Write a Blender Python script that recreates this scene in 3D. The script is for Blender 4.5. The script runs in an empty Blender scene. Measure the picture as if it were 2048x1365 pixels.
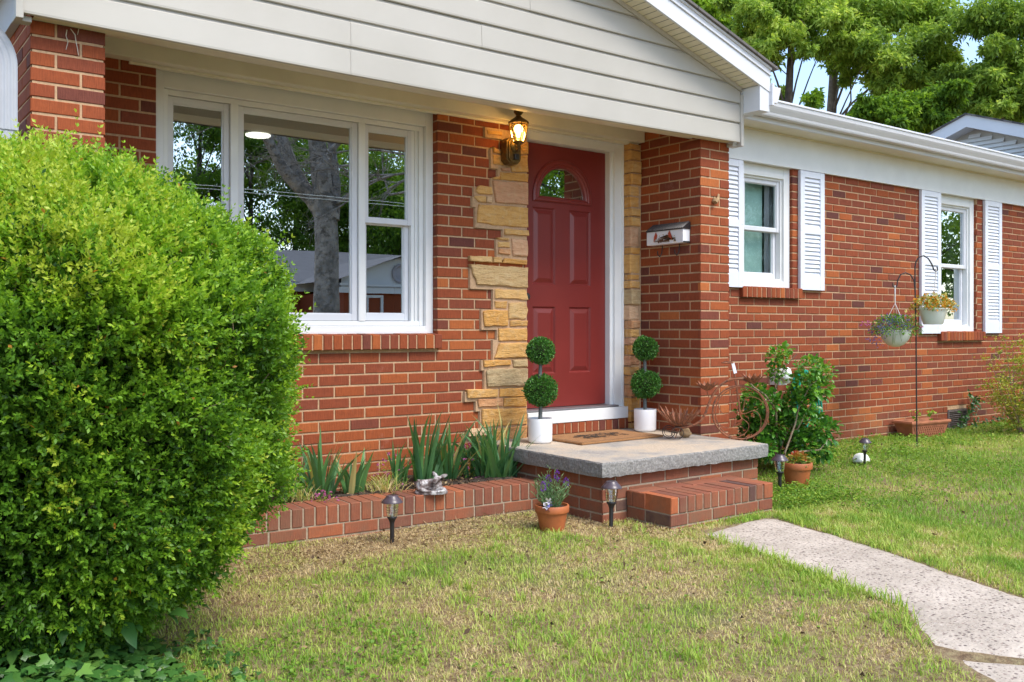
import bpy, math, random
import numpy as np
from mathutils import Vector, Matrix
SC = bpy.context.scene
COL = SC.collection
rng = np.random.default_rng(7)
random.seed(7)
R = math.radians
# ---------------------------------------------------------------- camera
CZ = 1.12
FPX = 1860.0
cam_d = bpy.data.cameras.new('camera'); cam = bpy.data.objects.new('camera', cam_d); COL.objects.link(cam)
cam.location = (0, 0, CZ)
THC = math.atan2(.5977, .8017)
cam.rotation_euler = (math.pi/2, 0, -THC)
cam_d.sensor_width = 36.0; cam_d.lens = FPX/2048*36.0
cam_d.shift_y = -27.5/2048
cam_d.clip_start = .05; cam_d.clip_end = 2000
SC.camera = cam
# ---------------------------------------------------------------- world, sun, exposure
SUN_EL, SUN_AZ = R(55), R(284)          # azimuth measured from +X counter-clockwise
w = bpy.data.worlds.new("World"); SC.world = w; w.use_nodes = True
nt = w.node_tree; bg = nt.nodes['Background']
sky = nt.nodes.new('ShaderNodeTexSky'); sky.sky_type = 'NISHITA'; sky.sun_disc = False
sky.sun_elevation = SUN_EL; sky.sun_rotation = math.pi/2 - SUN_AZ
sky.air_density = 1.0; sky.dust_density = 1.2; sky.ozone_density = 1.2
nt.links.new(sky.outputs[0], bg.inputs[0]); bg.inputs[1].default_value = 0.15
sun_d = bpy.data.lights.new('sun', 'SUN'); sun_d.energy = 1.5; sun_d.angle = R(28); sun_d.color = (1, .95, .87)
sun = bpy.data.objects.new('sun', sun_d); COL.objects.link(sun)
sdir = Vector((math.cos(SUN_EL)*math.cos(SUN_AZ), math.cos(SUN_EL)*math.sin(SUN_AZ), math.sin(SUN_EL)))
sun.rotation_euler = sdir.to_track_quat('Z', 'Y').to_euler(); sun.location = (0, -10, 20)
SC.view_settings.view_transform = 'Standard'; SC.view_settings.look = 'None'
SC.view_settings.exposure = 1.32; SC.view_settings.gamma = 1
SC.render.engine = 'CYCLES'
SC.cycles.max_bounces = 8; SC.cycles.transparent_max_bounces = 12

# ---------------------------------------------------------------- measuring helpers (photo pixel -> world point)
def _dir(px):
    a = (px-1024)/FPX
    return (.5977+a*.8017, .8017-a*.5977)
def atT(px, py, t):
    d = _dir(px); return Vector((d[0]*t, d[1]*t, CZ-(py-655)/FPX*t))
def onY(px, py, Y): return atT(px, py, Y/_dir(px)[1])
def onX(px, py, X): return atT(px, py, X/_dir(px)[0])
def onZ(px, py, z): return atT(px, py, (CZ-z)*FPX/(py-655))

# ---------------------------------------------------------------- tagging
def tag(o, label=None, cat=None, group=None, kind=None):
    if label: o['label'] = label
    if cat: o['category'] = cat
    if group: o['group'] = group
    if kind: o['kind'] = kind
    return o
def empty(name, loc=(0, 0, 0), label=None, cat=None, group=None, rz=0):
    o = bpy.data.objects.new(name, None); COL.objects.link(o); o.location = loc; o.rotation_euler = (0, 0, rz)
    o.empty_display_size = .05
    return tag(o, label, cat, group)

def wmat(o):
    m = o.matrix_basis.copy()
    return (wmat(o.parent) @ o.matrix_parent_inverse @ m) if o.parent else m
def setpar(o, p):      # parent while keeping the world position
    o.parent = p; o.matrix_parent_inverse = wmat(p).inverted()
def copy_tree(o, parent=None):
    c = o.copy(); COL.objects.link(c)
    if parent: c.parent = parent; c.matrix_parent_inverse = o.matrix_parent_inverse.copy()
    for ch in [q for q in bpy.data.objects if q.parent == o]: copy_tree(ch, c)
    return c

# ---------------------------------------------------------------- mesh builder
class MB:
    def __init__(s): s.v = []; s.f = []; s.t = []; s.m = []
    def face(s, idx, t=.5, m=0): s.f.append(idx); s.t.append(t); s.m.append(m)
    def add(s, vs, fs, t=.5, m=0):
        b = len(s.v); s.v.extend([tuple(p) for p in vs])
        for f in fs: s.face([b+i for i in f], t, m)
    def box(s, x0, x1, y0, y1, z0, z1, t=.5, m=0):
        v = [(x, y, z) for z in (z0, z1) for y in (y0, y1) for x in (x0, x1)]
        s.add(v, [(0, 2, 3, 1), (4, 5, 7, 6), (0, 1, 5, 4), (2, 6, 7, 3), (0, 4, 6, 2), (1, 3, 7, 5)], t, m)
    def ring(s, x0, x1, z0, z1, y0, y1, wl, wr=None, wb=None, wt=None, t=.5, m=0):
        """rectangular frame in the XZ plane"""
        wr = wl if wr is None else wr; wb = wl if wb is None else wb; wt = wl if wt is None else wt
        s.box(x0, x0+wl, y0, y1, z0, z1, t, m); s.box(x1-wr, x1, y0, y1, z0, z1, t, m)
        e = .0015
        s.box(x0+wl, x1-wr, y0+e, y1, z0, z0+wb, t, m); s.box(x0+wl, x1-wr, y0+e, y1, z1-wt, z1, t, m)
    def tube(s, pts, rad, n=8, t=.5, m=0, cap=True, closed=False):
        pts = [Vector(p) for p in pts]
        if not hasattr(rad, '__len__'): rad = [rad]*len(pts)
        b = len(s.v); N = len(pts); up = Vector((0, 0, 1)); prev = None
        for i, p in enumerate(pts):
            if closed: d = pts[(i+1) % N]-pts[i-1]
            else: d = pts[min(i+1, N-1)]-pts[max(i-1, 0)]
            d.normalize()
            if prev is None:
                a = d.cross(up)
                if a.length < .1: a = d.cross(Vector((1, 0, 0)))
            else: a = prev-d*prev.dot(d)
            a.normalize(); c = d.cross(a); prev = a
            for k in range(n):
                th = 2*math.pi*k/n
                q = p+(a*math.cos(th)+c*math.sin(th))*rad[i]
                s.v.append(tuple(q))
        M = N if closed else N-1
        for i in range(M):
            j = (i+1) % N
            for k in range(n):
                k2 = (k+1) % n
                s.face([b+i*n+k, b+i*n+k2, b+j*n+k2, b+j*n+k], t, m)
        if cap and not closed:
            s.face([b+k for k in range(n)][::-1], t, m); s.face([b+(N-1)*n+k for k in range(n)], t, m)
    def lathe(s, prof, c=(0, 0, 0), n=28, t=.5, m=0, sx=1, sy=1):
        b = len(s.v)
        for (r, z) in prof:
            for k in range(n):
                th = 2*math.pi*k/n
                s.v.append((c[0]+r*math.cos(th)*sx, c[1]+r*math.sin(th)*sy, c[2]+z))
        for i in range(len(prof)-1):
            for k in range(n):
                k2 = (k+1) % n
                s.face([b+i*n+k, b+i*n+k2, b+(i+1)*n+k2, b+(i+1)*n+k], t, m)
    def prism(s, poly, axis, a0, a1, t=.5, m=0):
        """poly 2D extruded along axis: 'y' -> poly is (x,z); 'x' -> poly is (y,z); 'z' -> (x,y)"""
        n = len(poly)
        def mk(p, a): return {'y': (p[0], a, p[1]), 'x': (a, p[0], p[1]), 'z': (p[0], p[1], a)}[axis]
        v = [mk(p, a0) for p in poly]+[mk(p, a1) for p in poly]
        fs = [tuple(range(n)), tuple(range(2*n-1, n-1, -1))]+[(i, n+i, n+(i+1) % n, (i+1) % n) for i in range(n)]
        s.add(v, fs, t, m)
    def blob(s, c, r, n=14, k=9, lump=.0, seed=0, t=.5, m=0, rot=None):
        rr = random.Random(seed); b = len(s.v); ph = [rr.uniform(0, 6) for _ in range(6)]
        for i in range(k+1):
            a = math.pi*i/k
            for j in range(n):
                th = 2*math.pi*j/n
                q = Vector((math.sin(a)*math.cos(th), math.sin(a)*math.sin(th), math.cos(a)))
                g = 1+lump*(math.sin(3*q.x+ph[0])+math.sin(4*q.y+ph[1])+math.sin(5*q.z+ph[2])+.6*math.sin(9*q.x+7*q.y+ph[3]))/2.5
                q = Vector((q.x*r[0]*g, q.y*r[1]*g, q.z*r[2]*g))
                if rot is not None: q = rot @ q
                s.v.append((c[0]+q.x, c[1]+q.y, c[2]+q.z))
        for i in range(k):
            for j in range(n):
                j2 = (j+1) % n
                s.face([b+i*n+j, b+(i+1)*n+j, b+(i+1)*n+j2, b+i*n+j2], t, m)
    def build(s, name, mats, parent=None, smooth=False, bevel=0, loc=None):
        me = bpy.data.meshes.new(name); me.from_pydata(s.v, [], s.f)
        if not isinstance(mats, (list, tuple)): mats = [mats]
        for q in mats: me.materials.append(q)
        a = me.attributes.new('tint', 'FLOAT', 'FACE'); a.data.foreach_set('value', s.t)
        if len(mats) > 1: me.polygons.foreach_set('material_index', s.m)
        if smooth: me.polygons.foreach_set('use_smooth', [True]*len(s.f))
        me.update()
        o = bpy.data.objects.new(name, me); COL.objects.link(o)
        if parent: setpar(o, parent)
        if loc: o.location = loc
        if smooth:
            try: me.set_sharp_from_angle(angle=R(40))
            except Exception: pass
        if bevel:
            b = o.modifiers.new('bevel', 'BEVEL'); b.width = bevel; b.segments = 2; b.limit_method = 'ANGLE'; b.angle_limit = R(40)
        return o

def np_mesh(name, V, F, tint, mat, parent=None, smooth=False):
    """V (n,3); F (m,k) with constant k; tint (m,)"""
    me = bpy.data.meshes.new(name); k = F.shape[1]
    me.vertices.add(len(V)); me.vertices.foreach_set('co', V.astype(np.float32).ravel())
    me.loops.add(F.size); me.loops.foreach_set('vertex_index', F.astype(np.int32).ravel())
    me.polygons.add(len(F)); me.polygons.foreach_set('loop_start', (np.arange(len(F))*k).astype(np.int32))
    try: me.polygons.foreach_set('loop_total', np.full(len(F), k, np.int32))
    except Exception: pass
    me.materials.append(mat)
    a = me.attributes.new('tint', 'FLOAT', 'FACE'); a.data.foreach_set('value', tint.astype(np.float32))
    if smooth: me.polygons.foreach_set('use_smooth', np.ones(len(F), bool))
    me.update(calc_edges=True)
    o = bpy.data.objects.new(name, me); COL.objects.link(o)
    if parent: setpar(o, parent)
    return o
def unit(a): return a/np.maximum(np.linalg.norm(a, axis=1, keepdims=True), 1e-9)
def leaf_arrays(P, D, L, W, tint, fold=.25, droop=.15, broad=.45):
    """one folded leaf per row: base, two sides, tip (two triangles sharing the midrib)"""
    n = len(P); D = unit(D); U = rng.normal(size=(n, 3)); S = unit(np.cross(D, U)); N = np.cross(S, D)
    L = np.asarray(L).reshape(-1, 1); W = np.asarray(W).reshape(-1, 1)
    tip = P+D*L; tip[:, 2] -= (L[:, 0]*droop)
    mid = P+D*L*broad+N*W*fold
    a = mid+S*W*.5; b = mid-S*W*.5
    V = np.stack([P, a, tip, b], 1).reshape(-1, 3)
    i = np.arange(n)*4
    F = np.concatenate([np.stack([i, i+1, i+2], 1), np.stack([i, i+2, i+3], 1)])
    return V, F, np.concatenate([tint, tint])
def merge(parts):
    Vs, Fs, Ts = [], [], []; o = 0
    for V, F, T in parts: Vs.append(V); Fs.append(F+o); Ts.append(T); o += len(V)
    return np.concatenate(Vs), np.concatenate(Fs), np.concatenate(Ts)
def leaves(name, P, D, L, W, tint, mat, parent=None, **k):
    V, F, T = leaf_arrays(P, D, L, W, tint, **k); return np_mesh(name, V, F, T, mat, parent)
def rand_dir(n, up=0.):
    d = rng.normal(size=(n, 3)); d = unit(d); d[:, 2] += up; return unit(d)
_lat = rng.random((64, 64))
def vnoise(x, y, s):
    x = np.asarray(x)*s+17.3; y = np.asarray(y)*s+5.1
    xi = np.floor(x).astype(int); yi = np.floor(y).astype(int); fx = x-xi; fy = y-yi
    fx = fx*fx*(3-2*fx); fy = fy*fy*(3-2*fy)
    g = lambda a, b: _lat[a % 64, b % 64]
    return (g(xi, yi)*(1-fx)+g(xi+1, yi)*fx)*(1-fy)+(g(xi, yi+1)*(1-fx)+g(xi+1, yi+1)*fx)*fy

# ---------------------------------------------------------------- materials
class NT:
    def __init__(s, name):
        s.m = bpy.data.materials.new(name); s.m.use_nodes = True; s.n = s.m.node_tree
        s.p = s.n.nodes['Principled BSDF']; s.out = s.n.nodes['Material Output']
    def node(s, t, **kw):
        q = s.n.nodes.new(t)
        for k, v in kw.items(): setattr(q, k, v)
        return q
    def link(s, a, b): s.n.links.new(a, b)
    def coord(s): return s.node('ShaderNodeTexCoord').outputs['Object']
    def noise(s, scale, detail=4, vec=None, rough=.55):
        q = s.node('ShaderNodeTexNoise'); q.inputs['Scale'].default_value = scale; q.inputs['Detail'].default_value = detail
        q.inputs['Roughness'].default_value = rough
        s.link(vec if vec is not None else s.coord(), q.inputs['Vector']); return q.outputs['Fac']
    def attr(s, name='tint'):
        q = s.node('ShaderNodeAttribute'); q.attribute_name = name; return q.outputs['Fac']
    def ramp(s, fac, stops, interp='LINEAR'):
        q = s.node('ShaderNodeValToRGB'); q.color_ramp.interpolation = interp; e = q.color_ramp.elements
        while len(e) < len(stops): e.new(.5)
        for a, (p, c) in zip(e, stops): a.position = p; a.color = (*c, 1)
        s.link(fac, q.inputs[0]); return q.outputs[0]
    def math(s, op, a, b=None, clamp=False):
        q = s.node('ShaderNodeMath', operation=op, use_clamp=clamp)
        for i, x in enumerate((a, b)):
            if x is None: continue
            if isinstance(x, (int, float)): q.inputs[i].default_value = x
            else: s.link(x, q.inputs[i])
        return q.outputs[0]
    def mix(s, fac, a, b, mode='MIX'):
        q = s.node('ShaderNodeMix', data_type='RGBA', blend_type=mode)
        for i, x in ((0, fac), (6, a), (7, b)):
            if isinstance(x, (int, float)): q.inputs[i].default_value = x
            elif isinstance(x, tuple): q.inputs[i].default_value = (*x, 1)
            else: s.link(x, q.inputs[i])
        return q.outputs[2]
    def mapping(s, scale, vec=None, rot=(0, 0, 0)):
        q = s.node('ShaderNodeMapping'); q.inputs['Scale'].default_value = scale; q.inputs['Rotation'].default_value = rot
        s.link(vec if vec is not None else s.coord(), q.inputs[0]); return q.outputs[0]
    def bump(s, h, strength=.3, dist=.01, normal=None):
        q = s.node('ShaderNodeBump'); q.inputs['Strength'].default_value = strength; q.inputs['Distance'].default_value = dist
        s.link(h, q.inputs['Height'])
        if normal is not None: s.link(normal, q.inputs['Normal'])
        s.link(q.outputs[0], s.p.inputs['Normal']); return q.outputs[0]
    def base(s, c):
        if isinstance(c, tuple): s.p.inputs['Base Color'].default_value = (*c, 1)
        else: s.link(c, s.p.inputs['Base Color'])
    def rough(s, r):
        if isinstance(r, (int, float)): s.p.inputs['Roughness'].default_value = r
        else: s.link(r, s.p.inputs['Roughness'])
def simple(name, c, rough=.6, var=.12, scale=12, bump=.1, bs=60, dist=.003, metal=0, dirt=None):
    t = NT(name); n = t.noise(scale, 5)
    lo = tuple(x*(1-var) for x in c); hi = tuple(min(1, x*(1+var)) for x in c)
    col = t.ramp(n, [(.3, lo), (.7, hi)])
    if dirt:
        d = t.noise(dirt[1], 6, rough=.7); f = t.ramp(d, [(dirt[2], (0, 0, 0)), (dirt[3], (1, 1, 1))])
        col = t.mix(f, col, dirt[0])
    t.base(col); t.rough(rough); t.p.inputs['Metallic'].default_value = metal
    if bump: t.bump(t.noise(bs, 4), bump, dist)
    return t.m
def leafmat(name, stops, trans=.35, rough=.45, spec=.4):
    t = NT(name); f = t.attr(); col = t.ramp(f, stops); t.base(col); t.rough(rough)
    t.p.inputs['Specular IOR Level'].default_value = spec
    tr = t.node('ShaderNodeBsdfTranslucent'); mx = t.node('ShaderNodeMixShader'); mx.inputs[0].default_value = trans
    t.link(t.mix(1.0, col, (1., 1.0, .55), 'MULTIPLY'), tr.inputs[0])
    t.link(t.p.outputs[0], mx.inputs[1]); t.link(tr.outputs[0], mx.inputs[2]); t.link(mx.outputs[0], t.out.inputs[0])
    return t.m

def brick_mat(name, stops, stri=.5, soil=True):
    t = NT(name); f = t.attr(); co = t.coord()
    sx = t.node('ShaderNodeSeparateXYZ'); t.link(co, sx.inputs[0])
    u = t.math('ADD', sx.outputs[0], sx.outputs[1])
    cb = t.node('ShaderNodeCombineXYZ'); t.link(t.math('MULTIPLY', u, 230.), cb.inputs[0]); t.link(t.math('MULTIPLY', sx.outputs[2], 14.), cb.inputs[1])
    st = t.noise(1.0, 2, cb.outputs[0])
    col = t.ramp(f, stops)
    n1 = t.noise(35, 6, co, .65)
    col = t.mix(t.ramp(n1, [(.35, (0, 0, 0)), (.8, (.5, .5, .5))]), col, t.mix(1.0, col, (1.45, 1.4, 1.25), 'MULTIPLY'))
    col = t.mix(t.ramp(st, [(.42, (.5*stri,)*3), (.6, (0, 0, 0))]), col, t.mix(1.0, col, (.35, .32, .33), 'MULTIPLY'))
    if soil:   # pale efflorescence specks and smears of mortar
        n2 = t.noise(5.5, 8, co, .75)
        col = t.mix(t.ramp(n2, [(.62, (0, 0, 0)), (.75, (.22, .22, .22))]), col, (.50, .33, .26))
    dm = t.math('MULTIPLY', t.ramp(t.noise(7, 6, co, .7), [(.42, (0, 0, 0)), (.66, (1, 1, 1))]), t.ramp(sx.outputs[2], [(.05, (.75, .75, .75)), (.42, (0, 0, 0))]))
    col = t.mix(dm, col, (.20, .11, .065))
    t.base(col); t.rough(.85); t.p.inputs['Specular IOR Level'].default_value = .25
    h = t.math('ADD', t.math('MULTIPLY', st, 1.2), n1); t.bump(h, .55, .003)
    return t.m
BR = [(0, (.12, .040, .032)), (.18, (.19, .052, .030)), (.5, (.255, .060, .024)), (.8, (.32, .080, .025)), (1, (.41, .122, .036))]
M = {}
M['brick'] = brick_mat('brick', BR)
M['brick_old'] = brick_mat('brick_old', [(0, (.10, .055, .048)), (.3, (.22, .076, .046)), (.7, (.30, .10, .050)), (1, (.42, .12, .045))], .35)
def mortar(name, c):
    t = NT(name); n = t.noise(60, 6); col = t.ramp(n, [(.3, tuple(x*.72 for x in c)), (.7, c)])
    t.base(col); t.rough(.95); t.bump(t.noise(180, 4), .5, .003); return t.m
M['mortar'] = mortar('mortar', (.55, .35, .20))
M['mortar_grey'] = mortar('mortar_grey', (.42, .33, .23))
# white trim paints
M['trim'] = simple('white_trim_paint', (.76, .765, .755), .35, .04, 5, .06, 90, .002, dirt=((.45, .43, .36), 7, .66, .85))
M['vinyl'] = simple('white_vinyl', (.66, .67, .70), .3, .03, 3, .04, 120, .001)
M['board'] = simple('painted_board', (.74, .70, .57), .5, .07, 4, .08, 70, .002, dirt=((.30, .24, .15), 9, .68, .86))
def siding_mat():
    t = NT('vinyl_siding'); co = t.mapping((1.2, 1, 30)); n = t.noise(8, 4, co); n2 = t.noise(1.7, 5)
    col = t.ramp(n2, [(.3, (.405, .38, .33)), (.7, (.455, .43, .38))]); t.base(col); t.rough(.5)
    t.bump(n, .12, .002); return t.m
M['siding'] = siding_mat()
M['soffit'] = simple('vinyl_soffit', (.74, .69, .55), .5, .05, 5, .05)
M['shutter'] = simple('shutter_paint', (.70, .73, .80), .45, .03, 6, .05)
M['dark'] = simple('dark_plastic', (.02, .018, .02), .4, .1)
M['interior'] = simple('interior_paint', (.10, .095, .085), .8, .05)
def shingle():
    t = NT('asphalt_shingle'); b = t.node('ShaderNodeTexBrick'); t.link(t.mapping((1, 1, 1)), b.inputs[0])
    b.inputs['Color1'].default_value = (.09, .08, .075, 1); b.inputs['Color2'].default_value = (.14, .125, .115, 1); b.inputs['Mortar'].default_value = (.03, .03, .03, 1)
    b.inputs['Scale'].default_value = 1; b.inputs['Brick Width'].default_value = .3; b.inputs['Row Height'].default_value = .13; b.inputs['Mortar Size'].default_value = .006
    n = t.noise(300, 3); t.base(t.mix(t.ramp(n, [(.35, (0, 0, 0)), (.65, (.5, .5, .5))]), b.outputs[0], (.2, .19, .18))); t.rough(.95); t.bump(n, .5, .004); return t.m
M['shingle'] = shingle()
def door_mat():
    t = NT('red_door_paint'); n = t.noise(3, 4)
    t.base(t.ramp(n, [(.3, (.175, .021, .017)), (.7, (.205, .025, .020))])); t.rough(.38); t.bump(t.noise(90, 3), .05, .001)
    return t.m
M['door'] = door_mat()
def glass(name, lo=.3, tint=(.8, .88, .86), fm=1.6):
    t = NT(name); g = t.node('ShaderNodeBsdfGlossy'); g.inputs['Roughness'].default_value = .0; g.inputs['Color'].default_value = (.86, .93, .95, 1)
    # old panes are not perfectly flat
    b = t.node('ShaderNodeBump'); b.inputs['Strength'].default_value = .04; b.inputs['Distance'].default_value = .004
    t.link(t.noise(2.2, 2), b.inputs['Height']); t.link(b.outputs[0], g.inputs['Normal'])
    tr = t.node('ShaderNodeBsdfTransparent'); tr.inputs['Color'].default_value = (*tint, 1)
    fr = t.node('ShaderNodeFresnel'); fr.inputs[0].default_value = 1.5
    f = t.math('ADD', t.math('MULTIPLY', fr.outputs[0], fm), lo, clamp=True)
    mx = t.node('ShaderNodeMixShader'); t.link(f, mx.inputs[0]); t.link(tr.outputs[0], mx.inputs[1]); t.link(g.outputs[0], mx.inputs[2])
    t.link(mx.outputs[0], t.out.inputs[0]); return t.m
M['glass'] = glass('window_glass', .5)
M['glass_light'] = glass('clear_glass', .06, (.92, .93, .92))
def stone_mat():
    t = NT('sandstone'); f = t.attr()
    col = t.ramp(f, [(0, (.36, .28, .17)), (.22, (.52, .38, .20)), (.45, (.66, .39, .14)), (.62, (.64, .33, .09)), (.8, (.58, .30, .17)), (1, (.74, .56, .35))])
    co = t.mapping((1, 1, 5)); n = t.noise(9, 8, co, .7)
    col = t.mix(t.ramp(n, [(.3, (.65, .65, .65)), (.55, (0, 0, 0))]), col, t.mix(1.0, col, (.62, .48, .36), 'MULTIPLY'))
    n2 = t.noise(28, 6); col = t.mix(t.ramp(n2, [(.5, (0, 0, 0)), (.8, (.5, .5, .5))]), col, (.62, .48, .30))
    t.base(col); t.rough(.9); t.p.inputs['Specular IOR Level'].default_value = .2
    t.bump(t.math('ADD', n, t.math('MULTIPLY', n2, .6)), .9, .016); return t.m
M['stone'] = stone_mat()
def concrete():
    t = NT('concrete'); n = t.noise(2.2, 8, rough=.7); n2 = t.noise(70, 6, rough=.7); vo = t.node('ShaderNodeTexVoronoi'); vo.inputs['Scale'].default_value = 55
    t.link(t.coord(), vo.inputs['Vector'])
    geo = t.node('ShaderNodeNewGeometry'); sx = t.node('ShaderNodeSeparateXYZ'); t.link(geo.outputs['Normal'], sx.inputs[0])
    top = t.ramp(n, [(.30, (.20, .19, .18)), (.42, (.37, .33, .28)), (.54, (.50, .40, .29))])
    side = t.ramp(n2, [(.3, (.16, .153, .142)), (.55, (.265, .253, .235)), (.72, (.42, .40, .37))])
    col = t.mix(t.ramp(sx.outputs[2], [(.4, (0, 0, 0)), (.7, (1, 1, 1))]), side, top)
    col = t.mix(t.ramp(vo.outputs[0], [(.08, (.6, .6, .6)), (.2, (0, 0, 0))]), col, t.mix(1.0, col, (.6, .6, .6), 'MULTIPLY'))
    t.base(col); t.rough(.92); t.bump(t.math('ADD', n2, vo.outputs[0]), .5, .006); return t.m
M['concrete'] = concrete()
def aggregate():
    t = NT('exposed_aggregate'); co = t.coord(); v = t.node('ShaderNodeTexVoronoi'); v.inputs['Scale'].default_value = 58; t.link(co, v.inputs['Vector'])
    v2 = t.node('ShaderNodeTexVoronoi'); v2.inputs['Scale'].default_value = 105; t.link(co, v2.inputs['Vector'])
    n = t.noise(1.6, 7, co, .65)
    n9 = t.noise(11, 8, co, .75); n = t.math('ADD', t.math('MULTIPLY', n, .6), t.math('MULTIPLY', n9, .4))
    basec = t.ramp(n, [(.38, (.36, .30, .235)), (.6, (.56, .475, .385))])
    sc = t.node('ShaderNodeSeparateColor'); t.link(v.outputs['Color'], sc.inputs[0])
    stone = t.ramp(sc.outputs[0], [(0, (.07, .05, .045)), (.4, (.17, .12, .10)), (.7, (.38, .29, .23)), (1, (.58, .50, .42))])
    m = t.math('MULTIPLY', t.ramp(v.outputs['Distance'], [(.25, (1, 1, 1)), (.42, (0, 0, 0))]), t.ramp(sc.outputs[1], [(.3, (0, 0, 0)), (.35, (1, 1, 1))]))
    col = t.mix(m, basec, stone)
    sc2 = t.node('ShaderNodeSeparateColor'); t.link(v2.outputs['Color'], sc2.inputs[0])
    m2 = t.math('MULTIPLY', t.ramp(v2.outputs['Distance'], [(.2, (.8, .8, .8)), (.35, (0, 0, 0))]), t.ramp(sc2.outputs[1], [(.5, (0, 0, 0)), (.55, (1, 1, 1))]))
    col = t.mix(m2, col, (.10, .072, .06))
    t.base(col); t.rough(.9); t.bump(v.outputs['Distance'], .5, .006); return t.m
M['aggregate'] = aggregate()
def lawn():
    t = NT('lawn_ground'); co = t.coord(); n = t.noise(1.3, 6, co, .6); n2 = t.noise(28, 6, co, .7); n3 = t.noise(140, 4, co, .7)
    col = t.ramp(n2, [(.3, (.16, .085, .04)), (.48, (.30, .20, .10)), (.62, (.42, .32, .16)), (.75, (.22, .26, .06))])
    far = t.ramp(n, [(.35, (.16, .17, .06)), (.65, (.12, .18, .04))])
    col = t.mix(t.ramp(n, [(.5, (0, 0, 0)), (.65, (.55, .55, .55))]), col, far)
    col = t.mix(t.ramp(n3, [(.3, (.7, .7, .7)), (.5, (0, 0, 0))]), col, (.06, .045, .02))
    t.base(col); t.rough(.95); t.bump(t.math('ADD', n2, n3), .8, .02); return t.m
M['lawn'] = lawn()
M['soil'] = simple('garden_soil', (.055, .038, .026), .95, .5, 40, .9, 70, .02, dirt=((.20, .13, .08), 30, .55, .7))
M['terracotta'] = simple('terracotta', (.40, .115, .035), .55, .14, 14, .15, 60, .002, dirt=((.22, .10, .06), 12, .62, .8))
M['terracotta_old'] = simple('terracotta_old', (.36, .13, .06), .8, .2, 14, .3, 60, .003)
M['ceramic'] = simple('white_ceramic', (.80, .80, .81), .22, .02, 4, .0)
M['rust'] = simple('rusty_iron', (.25, .09, .04), .8, .35, 60, .4, 200, .002, dirt=((.10, .045, .03), 40, .5, .65))
M['bark'] = simple('bark', (.17, .14, .115), .9, .3, 9, .9, 22, .03)
M['bark_light'] = simple('grey_bark', (.34, .30, .26), .9, .5, 3, 1, 9, .12, dirt=((.13, .11, .09), 5, .5, .62))
M['bark_dark'] = simple('dark_bark', (.085, .065, .05), .9, .3, 9, .9, 22, .03)
M['twig'] = simple('twig_bark', (.26, .19, .12), .85, .25, 40, .3)
M['stem_grey'] = simple('topiary_stem', (.13, .14, .13), .7, .2, 60, .3)
M['brass'] = simple('antique_brass', (.17, .105, .035), .42, .25, 50, .15, 120, .001, metal=.7)
M['black_iron'] = simple('black_iron', (.025, .022, .022), .5, .2, 40, .1)
M['solar_top'] = simple('brown_plastic_cap', (.075, .055, .065), .3, .1, 10, .05)
M['coir'] = simple('coir', (.33, .16, .06), .95, .2, 50, .8, 260, .006)
M['rock'] = simple('sandstone_rock', (.34, .22, .11), .9, .3, 30, .6, 60, .006)
M['white_plastic'] = simple('white_plastic', (.74, .76, .70), .35, .05, 9, .03)
M['paper'] = simple('white_paper', (.8, .8, .82), .7, .02)
M['aluminium'] = simple('threshold_metal', (.25, .24, .25), .4, .1, 20, .1, metal=.6)
M['red_clay'] = simple('bare_clay', (.33, .15, .07), .95, .3, 20, .5)
# ================================================================ SETTING: ground, path
WY = 5.10
def gz(x, y):            # very gentle lie of the land
    return .012*math.sin(x*1.3+y)+.006*math.sin(3.1*x-2*y)+.05*min(1, max(0, (x-5)/3))
g = MB()
xs = [-400, -60, -12]+[i*.5 for i in range(-12, 41)]+[40, 120, 400]
ys = [-400, -120, -60, -40, -20, -8, -4]+[i*.25 for i in range(-4, 21)]+[8, 15, 40, 120, 400]
for y in ys:
    for x in xs: g.v.append((x, y, gz(x, y)+.0 if (-6 <= x <= 14 and -1 <= y <= 5.2) else 0 if y > -1 else max(-1.2, (y+1)*.03)))
nx = len(xs)
for j in range(len(ys)-1):
    for i in range(nx-1): g.face([j*nx+i, j*nx+i+1, (j+1)*nx+i+1, (j+1)*nx+i])
ground = tag(g.build('ground', M['lawn'], smooth=True), kind='structure')

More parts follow.
